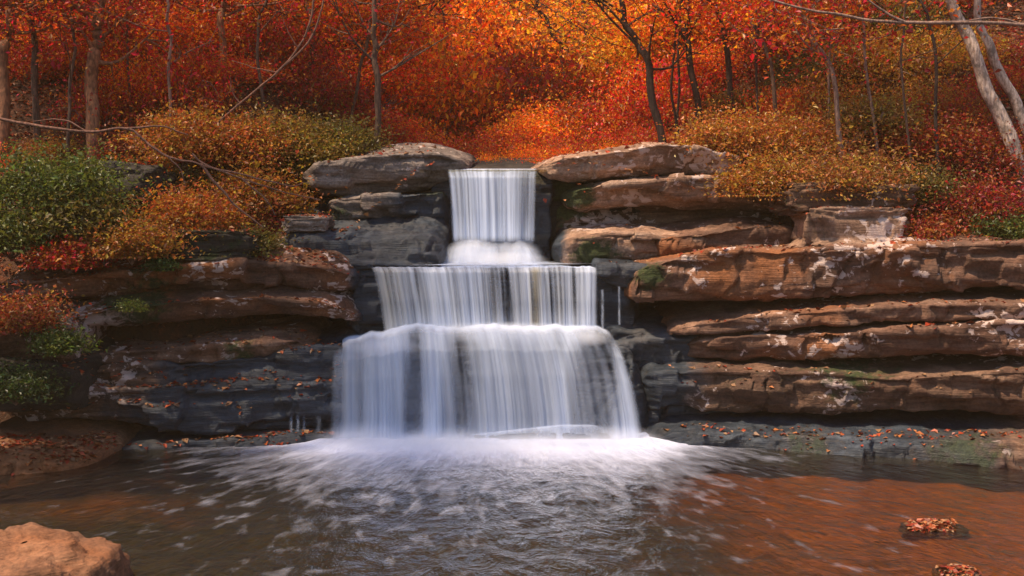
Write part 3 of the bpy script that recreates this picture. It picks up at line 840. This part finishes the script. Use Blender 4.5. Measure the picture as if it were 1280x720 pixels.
# shared shrub meshes: one mesh each, leaves and twigs
SH = []
for k in range(5):
    _, _, a = shrub_mesh('shrub', 1.0, 7500, 44 + 8 * k, .052, 100 + k, .85, .22)
    SH.append(add_mesh_obj('shrub', a[:2], [M['leaf'], M['twig']], False, a[2]))
SHF = []                                                    # finer leaves, for near ground cover
for k in range(4):
    _, _, a = shrub_mesh('ground_shrub', 1.0, 6500, 70, .052, 140 + k, .6, .22)
    SHF.append(add_mesh_obj('ground_shrub', a[:2], [M['leaf'], M['twig']], False, a[2]))


def put_shrub(name, me, x, Y, r, colr, label, group, zs=1.0, dz=0.0, z=None, cat='shrub'):
    o = bpy.data.objects.new(name, me); COL.objects.link(o)
    o.location = (x, Y, (Tz(x, Y) if z is None else z) + dz)
    o.rotation_euler = (random.uniform(-.15, .15), random.uniform(-.15, .15), random.uniform(0, 6.28))
    o.scale = (r * random.uniform(.85, 1.15), r * random.uniform(.85, 1.15), r * zs * random.uniform(.85, 1.2))
    colorize(o, colr)
    return tag(o, label, cat, group)


NAMES = {CRIM: 'crimson', RED: 'red', RORG: 'red orange', ORG: 'orange', YEL: 'golden', OCH: 'ochre', OLV: 'olive', GRN: 'green'}


def scatter():
    Y = 13.4
    row = 0
    while Y < 62:
        stepx = 64 if Y < 20 else 84
        px = -70 + (row % 2) * stepx * .5
        while px < 1350:
            p = px + random.uniform(-.35, .35) * stepx; yy = Y * random.uniform(.965, 1.035)
            px += stepx
            x = (p - 640) / F * yy
            z = Tz(x, yy)
            py = HOR - (z - CAMH) / yy * F
            if py < -55 or z < 1.5 or (Y > 40 and not 420 < p < 920): continue
            if 545 < p < 690 and yy < 16.5: continue
            if 385 < p < 945 and yy < 15.4: continue
            if yy < 14 and py > 310: continue
            left, right = p < 440, p > 900
            q = random.random()
            if left:
                c = CRIM if q < .38 else RED if q < .66 else RORG if q < .82 else ORG if q < .90 else OLV
                if py > 170 and q > .35: c = [OLV, OCH, RORG][int(q * 9) % 3]
                where = 'in the thicket on the shaded bank above the brown slabs'
            elif right:
                c = RED if q < .30 else RORG if q < .52 else OCH if q < .74 else OLV if q < .88 else CRIM
                if p > 1120 and py > 150: c = CRIM if q < .6 else RED if q < .85 else OLV
                if p < 1120 and py > 90: c = OCH if q < .5 else RORG if q < .75 else OLV
                where = 'on the sunlit slope above the lichened slabs'
            else:
                c = RED if q < .35 else RORG if q < .75 else ORG
                if py > 172: c = CRIM if q < .3 else RED if q < .7 else RORG
                mid = 510 < p < 860
                if mid and py < 125: c = ORG if q < .5 else YEL  # glow of the valley put into brighter leaf colours
                elif mid: c = RED if (py > 165 and q < .4) else RORG if q < .6 else ORG
                elif py < 120: c = RED if q < .3 else RORG if q < .7 else ORG
                where = 'in the valley behind the highest fall'
            rpx = random.uniform(46, 78) * (1.45 if (not left and not right and yy > 20) else 1.0)
            r = rpx / F * yy
            fine = yy < 19
            zs = random.uniform(.7, 1.45)
            if py > 190: r *= .62
            put_shrub('autumn_shrub', random.choice(SHF if fine else SH), x, yy, r, c,
                      f'{NAMES[c]} leaved shrub {where}', f'{NAMES[c]} shrubs {where}', zs, .12 * r)
        Y *= 1.066; row += 1


scatter()


def big_shrub(name, label, px, py, Y, r, colr, seed, n=5200, leaf=.06, zr=.62, group=None, z=None):
    """A shrub with its foliage and stems as parts."""
    lv, sv, _ = shrub_mesh(name, 1.12, int(n * 1.7), 46, .78 * leaf / r, seed, zr, .29)
    x, _, zc = at(px, py, Y)
    e = link(name, None, None, loc=(x, Y, zc - .3 * r)); tag(e, label, 'shrub', group)
    f = link('foliage', add_mesh_obj('foliage', (lv[0] * r, lv[1]), [M['leaf']]), [], e); colorize(f, colr, .05)
    link('stems', add_mesh_obj('stems', (sv[0] * r, sv[1]), [M['twig']], True), [], e)
    return e


S_ = 'shrub'
big_shrub('evergreen_shrub', 'tall green shrub with yellow tinged leaves, topmost of the green mass', 60, 225, 12.5, .62, GRN, 201, 6500)
big_shrub('evergreen_shrub', 'green shrub at the frame edge below the tallest green shrub', 15, 285, 12.2, .52, GRN, 202, 5000)
big_shrub('evergreen_shrub', 'olive green shrub leaning over the black shaded hollow', 105, 268, 12.3, .45, OLV, 203, 4500)
big_shrub('autumn_shrub', 'orange and gold low shrub drooping over the brown slab', 165, 300, 12.15, .40, OCH, 204, 4800, .05)
big_shrub('autumn_shrub', 'small scarlet shrub hanging under the green shrubs', 85, 318, 12.0, .30, RED, 205, 2200, .05)
big_shrub('autumn_shrub', 'rusty low shrub over the dark low boulder', 240, 268, 13.0, .52, (.45, .12, .02), 206, 5200, .05)
big_shrub('autumn_shrub', 'olive low shrub at the inner end of the dark low boulder', 300, 300, 13.0, .36, OLV, 207, 4200, .05)
big_shrub('autumn_shrub', 'golden olive shrub spreading beside the grey humped capstone', 375, 190, 15.2, .62, (.28, .17, .025), 208, 5200, .06)
big_shrub('autumn_shrub', 'orange olive shrub below the bare branches near the capstone', 315, 240, 14.0, .55, OCH, 209, 5200, .055)
big_shrub('grass_hummock', 'ochre grassy hummock capping the dark overhanging boulder', 1065, 222, 13.15, .58, (.40, .15, .035), 210, 8500, .05)
big_shrub('autumn_shrub', 'ochre shrub tumbling over the end of the tan overhanging slab', 965, 222, 13.7, .50, OCH, 211, 5600, .05)
big_shrub('autumn_shrub', 'olive shrub between the grassy hummock and the dark red bank', 1150, 235, 13.3, .40, OLV, 212, 4200, .05)
big_shrub('autumn_shrub', 'dark red shrub on the bank above the lichened end of the longest slab', 1215, 255, 13.0, .55, CRIM, 213, 5200, .05)
big_shrub('autumn_shrub', 'rusty red low shrub beside the squarish block', 1150, 285, 12.8, .38, (.36, .06, .02), 214, 4200, .05)
big_shrub('autumn_shrub', 'small green shrub on the slab at the picture edge', 1262, 285, 12.5, .30, GRN, 215, 3000, .05)
big_shrub('autumn_shrub', 'rust and olive shrub above the black shaded hollow', 228, 172, 14.0, .62, (.36, .12, .02), 231, 6000, .055)
big_shrub('autumn_shrub', 'rust coloured shrub where the leaning bare sapling starts', 285, 180, 14.4, .58, (.42, .10, .018), 232, 6000, .055)
big_shrub('autumn_shrub', 'yellow olive shrub behind the golden olive one near the capstone', 345, 170, 15.0, .58, (.30, .15, .025), 233, 6000, .055)
big_shrub('autumn_shrub', 'dim olive shrub behind the inner end of the humped capstone', 425, 172, 15.6, .45, OLV, 234, 4500, .055)
big_shrub('autumn_shrub', 'ochre shrub on the slope right behind the pale capstone end', 915, 172, 14.6, .58, (.42, .15, .025), 235, 6000, .055)
big_shrub('autumn_shrub', 'rusty ochre shrub on the slope left of the broken pale stick', 1005, 172, 14.4, .6, (.44, .14, .025), 236, 6000, .055)
big_shrub('autumn_shrub', 'olive ochre shrub behind the broken pale stick', 1090, 148, 14.6, .55, (.30, .15, .028), 237, 6000, .055)
big_shrub('autumn_shrub', 'dark red shrub at the foot of the thicker pale mottled trunk', 1240, 205, 13.9, .55, (.28, .03, .012), 238, 6000, .055)
big_shrub('autumn_shrub', 'rust red shrub beside the broken pale stick towards the pale mottled trunks', 1165, 172, 14.3, .62, (.40, .06, .016), 239, 6000, .055)
big_shrub('fern_clump', 'rusty fern clump on top of the fern covered slab', 20, 392, 11.1, .34, (.34, .08, .02), 216, 3600, .045)
big_shrub('fern_clump', 'green fern clump at the inner end of the fern covered slab', 78, 428, 11.0, .22, GRN, 217, 2200, .04)
big_shrub('fern_clump', 'dark green fern clump in front of the dark slab above the red leafed spit', 20, 480, 10.7, .30, (.05, .07, .012), 218, 3000, .04)
big_shrub('fern_clump', 'tiny green sprig growing between the two long brown slabs', 165, 382, 11.75, .12, GRN, 219, 500, .035)
big_shrub('fern_clump', 'small green tuft in the dark gap left of the lower rusty shrub', 200, 330, 12.1, .14, (.05, .085, .012), 220, 600, .04)


# ------------------------------------------------------------------ trees
def make_limbs(path, rad, n, rng, length, start=.35, up=.45):
    parts, tips = [], []
    L = len(path)
    for k in range(n):
        i = int(L * (start + (1 - start) * (k + rng.uniform(.1, .9)) / n)); i = min(i, L - 2)
        a = rng.uniform(0, 6.28); l = length * rng.uniform(.6, 1.2) * (1.1 - .6 * i / L)
        d = np.array([math.cos(a), math.sin(a), up + rng.uniform(-.2, .4)])
        p0 = path[i]; p1 = p0 + d * l * .5 + rng.normal(size=3) * .08 * l; p2 = p0 + d * l + rng.normal(size=3) * .15 * l + np.array([0, 0, .12 * l])
        c = curve([p0, p1, p2], 9)
        parts.append(tube(c, np.linspace(rad[i] * .45, rad[i] * .1 + .003, 9), 5)); tips += [p1, p2]
        for _ in range(4):
            q = c[rng.integers(2, 8)]; e = q + (d + rng.normal(size=3) * .7) * l * .4
            parts.append(tube(curve([q, .5 * (q + e) + rng.normal(size=3) * .04 * l, e], 6), np.linspace(rad[i] * .18 + .002, .003, 6), 4)); tips.append(e)
    return parts, np.array(tips)


def photo_tree(label, pts, wpx, bark, colr, seed, Y=None, top=3.2, limbs=13, crown=True, leaf=.055, group=None, nl=7000, start=.22, clr=.42):
    """A tree whose trunk runs through photo points pts (foot first) and goes on above the frame."""
    rng = np.random.default_rng(seed)
    if Y is None:
        Y = max(ray_to_ground(pts[0][0], pts[0][1] + 6) * (.94 if pts[0][0] < 440 else .86), 15.8 if 380 < pts[0][0] < 960 else 13.6)
    P = [np.array(at(px, py, Y)) for px, py in pts]
    foot = P[0].copy(); gz = Tz(foot[0], Y)
    foot[2] = min(foot[2], gz) - .15
    P[0] = foot
    d = (P[-1] - P[-2]); d /= np.linalg.norm(d)
    P.append(P[-1] + (d * .6 + np.array([0, 0, .5])) * top * .55 + rng.normal(size=3) * .1)
    P.append(P[-1] + (d * .3 + np.array([0, 0, .8])) * top * .6 + rng.normal(size=3) * .2)
    P = [p - foot for p in P]
    c = curve(P, 40, .075 * Y / 15, seed)
    r0 = wpx / F * Y * .5
    rad = r0 * np.interp(np.linspace(0, 1, 40), [0, .06, .5, 1], [1.35, 1.08, .85, .16])
    parts = [tube(c, rad, 12, .18, seed)]
    lp, tips = make_limbs(c, rad, limbs, rng, 1.3 * Y / 16, start)
    e = link('tree', None, None, loc=tuple(foot)); tag(e, label, 'tree', group)
    link('trunk', add_mesh_obj('trunk', join(parts + lp), [bark], True), [], e)
    if crown:
        hi = tips[tips[:, 2] + foot[2] > CAMH + (HOR - 60) / F * Y]
        hi = hi if len(hi) > 3 else tips
        k = rng.integers(0, len(hi), nl)
        C = hi[k] + rng.normal(size=(nl, 3)) * clr * Y / 16 * np.array([1, 1, .7])
        f = link('crown', add_mesh_obj('crown', leaves(C, leaf, .3, rng), [M['leaf']]), [], e); colorize(f, colr, .08)
    return e


B = M
photo_tree('stout orange lit trunk rising from the crimson thicket', [(112, 140), (118, 90), (122, 40), (127, -10)], 15, B['sunlitbark'], RED, 301)
photo_tree('orange trunk at the very edge of the frame above the green shrub', [(2, 120), (8, 70), (14, 20), (18, -10)], 13, B['sunlitbark'], RED, 302)
photo_tree('thin dark trunk between the two orange trunks', [(52, 110), (42, 60), (36, 10), (34, -10)], 8, B['bark'], CRIM, 303)
photo_tree('slender brown trunk high in the crimson thicket', [(277, 55), (278, 20), (281, -10)], 9, B['sunlitbark'], RED, 304)
photo_tree('slim brown trunk behind the leaning bare sapling', [(388, 95), (389, 40), (386, -10)], 7, B['bark'], RED, 305)
photo_tree('tall straight slender trunk left of the glowing valley, standing behind the capstone', [(469, 192), (470, 120), (468, 50), (469, -10)], 8, B['bark'], RED, 306, nl=2800)
photo_tree('dark crooked trunk bending beside the tall straight slender trunk', [(540, 105), (524, 70), (519, 30), (516, -10)], 8, B['darkbark'], ORG, 307, nl=2800)
photo_tree('thin dark trunk leaning in the glowing valley', [(722, 150), (706, 85), (690, 40), (672, -5)], 5, B['darkbark'], ORG, 308, nl=2800)
photo_tree('upright dark slim trunk in the middle of the glowing valley', [(735, 160), (733, 90), (729, 30), (727, -10)], 6, B['darkbark'], ORG, 309, nl=2800)
photo_tree('pale thin trunk in the glowing valley', [(762, 135), (761, 80), (762, 30), (763, -10)], 4, B['sunlitbark'], YEL, 310, nl=2800)
photo_tree('thick dark trunk leaning left behind the pale capstone', [(832, 178), (815, 110), (795, 50), (774, -8)], 9.5, B['darkbark'], ORG, 311, nl=2800)
photo_tree('dark trunk with a low side branch beside the thick leaning trunk', [(872, 118), (862, 70), (857, 35), (860, -10)], 8, B['darkbark'], ORG, 312, nl=2800)
photo_tree('forked dark trunk high on the slope by the long bare branch', [(915, 75), (905, 40), (890, 5), (885, -10)], 7, B['darkbark'], RORG, 313)
photo_tree('slim brown trunk bowed over the ochre shrubs', [(988, 112), (960, 72), (940, 25), (932, -10)], 5, B['bark'], RORG, 314)
photo_tree('leaning pale sapling above the grassy hummock', [(1062, 175), (1040, 100), (1018, 45), (1003, -8)], 6, B['twig'], RED, 315)
photo_tree('pale mottled trunk, thicker of the two leaning together', [(1302, 262), (1262, 168), (1222, 80), (1186, -12)], 17, B['palebark'], RED, 316, Y=13.5, limbs=5, start=.7)
photo_tree('pale mottled trunk, thinner and behind of the two leaning together', [(1310, 215), (1268, 130), (1238, 60), (1216, -12)], 12, B['palebark'], RED, 317, Y=14.2, limbs=5, start=.7)


def branch(name, label, paths, bark, Y, cat='branch'):
    parts = []
    org = np.array(at(paths[0][0][0][0], paths[0][0][0][1], Y))
    for k, (pts, w0, w1) in enumerate(paths):
        P = [np.array(at(p[0], p[1], Y + (p[2] if len(p) > 2 else 0))) - org for p in pts]
        c = curve(P, 12 * len(P), .012, k + Y)
        parts.append(tube(c, np.linspace(w0, w1, len(c)) / F * Y * .5, 7, .15, k))
    return tag(link(name, add_mesh_obj(name, join(parts), [bark], True), [], loc=tuple(org)), label, cat)


branch('bare_branch', 'long bare branch crossing in front of the two pale leaning trunks',
       [([(1420, 48), (1280, 31), (1130, 28), (1040, 18), (965, 0), (900, -28)], 6, 2), ([(1130, 28), (1100, 12), (1070, -12)], 4, 2), ([(1280, 31), (1240, 22), (1190, 30)], 3, 1.5)], M['twig'], 9.5)
branch('bare_branch', 'reddish bare branch reaching over the green shrubs and forking towards the capstone',
       [([(-60, 130), (0, 148), (60, 160), (110, 165), (160, 161), (185, 180), (210, 196), (250, 205), (300, 222), (350, 238), (400, 250)], 4.6, 1.3),
        ([(250, 205), (275, 235), (300, 262), (330, 285)], 4, 1.6), ([(240, 192), (260, 208), (310, 220), (360, 232), (380, 228)], 3, 1.2),
        ([(160, 161), (200, 158), (235, 168)], 3, 1.2), ([(110, 165), (80, 150), (40, 152)], 2.5, 1), ([(300, 222), (330, 246), (345, 270)], 2.5, 1), ([(210, 196), (225, 212), (232, 232)], 2, 1)], M['redtwig'], 12.0)
branch('bare_sapling', 'pale bare sapling leaning across the thicket towards the forked branch',
       [([(238, 190), (262, 163), (300, 130), (345, 92), (372, 60), (388, 25), (395, -15)], 3.2, 2.6), ([(345, 92), (385, 52), (402, 10), (408, -15)], 3, 2), ([(345, 90), (320, 85), (290, 76)], 1.8, .8), ([(300, 130), (290, 112), (288, 96)], 1.5, .7), ([(372, 60), (360, 40), (352, 18)], 1.5, .7)], M['redtwig'], 14.2, 'sapling')
branch('bare_branch', 'broken pale stick lying on the ochre slope above the hummock',
       [([(1058, 182), (1078, 168), (1098, 157), (1103, 140)], 8, 3), ([(1045, 160), (1058, 182), (1066, 205)], 2.5, 2)], M['twig'], 14.3)

for k, (pts, wd, bk) in enumerate((
        ([(205, 120), (212, 60), (210, -10)], 4, 'twig'), ([(165, 95), (158, 45), (168, -10)], 3, 'bark'), ([(330, 110), (322, 55), (335, -10)], 4, 'bark'),
        ([(432, 150), (446, 95), (462, 40), (475, -10)], 4, 'bark'), ([(585, 120), (592, 60), (588, -10)], 3, 'bark'), ([(650, 110), (640, 60), (646, -10)], 3, 'darkbark'),
        ([(1105, 120), (1082, 55), (1068, -10)], 4, 'twig'), ([(1140, 150), (1128, 80), (1135, -10)], 3, 'bark'), ([(850, 140), (842, 80), (846, -10)], 3, 'darkbark'),
        ([(790, 120), (800, 60), (812, -10)], 3, 'darkbark'), ([(612, 95), (606, 45), (615, -10)], 2.5, 'twig'), ([(548, 100), (556, 50), (552, -10)], 2.5, 'darkbark'),
        ([(675, 90), (684, 40), (678, -10)], 2.5, 'twig'), ([(712, 100), (718, 50), (722, -10)], 3, 'darkbark'), ([(570, 120), (566, 60), (575, -10)], 3, 'darkbark'), ([(630, 105), (624, 50), (618, -10)], 2.5, 'darkbark'),
        ([(775, 105), (768, 50), (780, -10)], 3, 'twig'), ([(845, 95), (852, 40), (846, -10)], 3, 'darkbark'), ([(952, 120), (945, 60), (955, -10)], 3, 'darkbark'), ([(1030, 110), (1040, 50), (1048, -10)], 3, 'twig'), ([(1180, 140), (1168, 70), (1150, -10)], 4, 'darkbark'), ([(80, 150), (92, 80), (88, -10)], 4, 'bark'))):
    photo_tree('thin bare stemmed sapling standing among the autumn shrubs', pts, wd, M[bk], RORG if 400 < pts[0][0] < 900 else RED, 330 + k, top=1.6, limbs=9, nl=900, group='thin saplings among the shrubs', start=.2)

# forest trees in the valley
FT = []
for k in range(4):
    rng = np.random.default_rng(400 + k)
    h = 7.5
    c = curve([(0, 0, -.3), (.15 * rng.normal(), .15, h * .33), (.3 * rng.normal(), .3 * rng.normal(), h * .66), (.4 * rng.normal(), .4 * rng.normal(), h)], 30, .1, k)
    rad = np.interp(np.linspace(0, 1, 30), [0, .1, 1], [.16, .12, .02])
    lp, tips = make_limbs(c, rad, 16, rng, 2.2, .22)
    tm = add_mesh_obj('trunk', join([tube(c, rad, 8, .12, k)] + lp), [M['darkbark']], True)
    n = 15000
    q = tips[rng.integers(0, len(tips), n)] + rng.normal(size=(n, 3)) * np.array([.42, .42, .30])
    FT.append((tm, add_mesh_obj('crown', leaves(q, .078, .3, rng), [M['leaf']]), add_mesh_obj('crown', leaves(q[:7000], .078, .3, rng), [M['leaf']])))


def forest():
    for k in range(150):
        Y = random.uniform(19, 70)
        p = random.uniform(-60, 1340)
        x = (p - 640) / F * Y
        z = Tz(x, Y)
        if HOR - (z - CAMH) / Y * F < -40: continue
        center = 470 < p < 900
        if center and (Y < 44 or k % 3): continue
        if center: c = random.choice([ORG, ORG, YEL, RORG]) if Y > 32 else random.choice([RORG, ORG, RED])  # brighter crowns here paint in the valley's glow
        elif p < 470: c = random.choice([CRIM, RED, RED, RORG])
        else: c = random.choice([RED, RORG, RORG, OCH])
        where = 'in the glowing valley beyond the falls' if center else 'high on the shaded bank' if p < 470 else 'high on the sunlit slope'
        tm, cm, _ = FT[k % 4]
        e = link('forest_tree', None, None, loc=(x, Y, z)); e.rotation_euler = (0, 0, random.uniform(0, 6.28))
        s = random.uniform(.75, 1.25); e.scale = (s, s, s)
        tag(e, f'{NAMES[c]} autumn tree {where}', 'tree', f'{NAMES[c]} trees {where}')
        t = bpy.data.objects.new('trunk', tm); COL.objects.link(t); t.parent = e
        f = bpy.data.objects.new('crown', cm); COL.objects.link(f); f.parent = e; colorize(f, c)


forest()

# unseen tree added outside the picture so that its crown shades the falls
def shade_tree(x, Y, lab, seed):
    rng = np.random.default_rng(seed); h = 11.0
    z = Tz(x, Y)
    c = curve([(0, 0, -.3), (.1, 0, h * .3), (.5, .1, h * .65), (1.0, .2, h)], 40, .1, seed)
    rad = np.interp(np.linspace(0, 1, 40), [0, .08, 1], [.26, .19, .03])
    lp, tips = make_limbs(c, rad, 14, rng, 3.0, .68, .25)
    e = link('tree', None, None, loc=(x, Y, z)); tag(e, lab, 'tree')
    link('trunk', add_mesh_obj('trunk', join([tube(c, rad, 12, .15, seed)] + lp), [M['bark']], True), [], e)
    n = 9000
    q = tips[rng.integers(0, len(tips), n)] + rng.normal(size=(n, 3)) * np.array([.45, .45, .3])
    f = link('crown', add_mesh_obj('crown', leaves(q, .085, .3, rng), [M['leaf']]), [], e); colorize(f, RORG)


shade_tree(-5.9, 10.2, 'unseen tall tree added outside the picture to shade the falls', 71)

# ------------------------------------------------------------------ fallen leaves
def litter():
    rng = np.random.default_rng(55)
    pts = []
    # forest floor
    n = 120000
    Y = rng.uniform(12.6, 26, n); x = (rng.uniform(-60, 1340, n) - 640) / F * Y
    z = T(x, Y); ok = z > 1.2
    pts.append(np.stack([x, Y, z + .02], -1)[ok])
    me = raw_mesh('leaf_litter', *leaves(np.concatenate(pts), .066, 1.3, rng), False)
    tag(link('leaf_litter', me, M['litter']), 'brown and red fallen leaves covering the wooded slopes', 'fallen leaves', kind='stuff')
    # on the rocks
    Vs, Fs, off = [], [], 0
    for V, Fc in ROCKS:
        Vs.append(V); Fs.append(Fc + off); off += len(V)
    bvh = BVHTree.FromPolygons(np.concatenate(Vs).tolist(), np.concatenate(Fs).tolist())
    out = []
    zones = [(-60, 450, 11.4, 13.6, 2.6, 2600), (100, 420, 11.8, 13, 1.2, 300), (-70, 150, 9.8, 12, .5, 2200), (830, 1340, 11, 13.4, 1.55, 450), (850, 1340, 11.2, 13.4, 2.6, 700), (680, 1010, 13.2, 16, 4.5, 350), (370, 545, 13.6, 16, 4.5, 250), (1135, 1195, 8.6, 9.1, .5, 420), (1175, 1225, 7.5, 7.95, .5, 300), (810, 1340, 10.6, 12.3, .7, 160), (200, 300, 11.3, 12.4, 1.0, 60)]
    for (a, b, y0, y1, zt, cnt) in zones:
        for _ in range(cnt):
            Y = rng.uniform(y0, y1); x = (rng.uniform(a, b) - 640) / F * Y
            h = bvh.ray_cast(Vector((x, Y, zt)), Vector((0, 0, -1)))
            if h[0] is None or h[0].z < -.02 or abs(h[1].z) < .4: continue
            out.append((h[0].x, h[0].y, h[0].z + .012))
    me = raw_mesh('fallen_leaves', *leaves(np.array(out), .052, 2.5, rng, .7), False)
    tag(link('fallen_leaves', me, M['litter']), 'red and tan fallen leaves scattered over the rock slabs', 'fallen leaves', kind='stuff')


litter()

# ------------------------------------------------------------------ air
hz, nt, out = new_mat('valley_haze')
hv = nd(nt, 'ShaderNodeVolumePrincipled', {'Color': (1, .72, .42, 1), 'Density': .0010, 'Anisotropy': .0})  # orange put into the haze colour to boost the valley's glow
nt.links.new(hv.outputs[0], out.inputs['Volume'])
bx = np.array([(x, y, z) for x in (-96, 96) for y in (-12, 126) for z in (-6, 62)], float)
me = raw_mesh('haze', bx, [(0, 1, 3, 2), (4, 6, 7, 5), (0, 4, 5, 1), (2, 3, 7, 6), (0, 2, 6, 4), (1, 5, 7, 3)], False)
tag(link('haze', me, hz), 'thin autumn haze filling the valley, tinted warm for the glow', 'haze', kind='stuff')

# ------------------------------------------------------------------ light, sky, camera
sd = Vector((-.40, -.20, .90)).normalized()
el = math.asin(sd.z); rot = math.atan2(sd.x, sd.y)
W = bpy.data.worlds.new('World'); SC.world = W; W.use_nodes = True
wn = W.node_tree; wn.nodes.clear()
sky = nd(wn, 'ShaderNodeTexSky', sky_type='NISHITA', sun_disc=False, sun_elevation=el, sun_rotation=rot)
bg = nd(wn, 'ShaderNodeBackground', {'Color': sky.outputs[0], 'Strength': .13})
wo = wn.nodes.new('ShaderNodeOutputWorld'); wn.links.new(bg.outputs[0], wo.inputs['Surface'])
L = bpy.data.lights.new('sun', 'SUN'); L.energy = 4.7; L.angle = math.radians(2.5); L.color = (1, .80, .57)
lo = bpy.data.objects.new('sun', L); COL.objects.link(lo); lo.rotation_euler = sd.to_track_quat('Z', 'Y').to_euler(); lo.location = (0, 0, 40)
cam = bpy.data.cameras.new('camera'); co = bpy.data.objects.new('camera', cam); COL.objects.link(co)
co.location = (0, 0, CAMH); co.rotation_euler = (math.pi / 2, 0, 0)
cam.sensor_width = 36; cam.lens = 36 * F / 1280; cam.shift_y = (HOR - 360) / 1280; cam.clip_end = 500; cam.clip_start = .1
SC.camera = co
SC.view_settings.view_transform = 'Standard'; SC.view_settings.look = 'None'; SC.view_settings.exposure = .72; SC.view_settings.gamma = 1
SC.cycles.volume_bounces = 4; SC.cycles.max_bounces = 8; SC.cycles.transparent_max_bounces = 24; SC.cycles.caustics_reflective = False; SC.cycles.caustics_refractive = False
SC.cycles.use_denoising = True
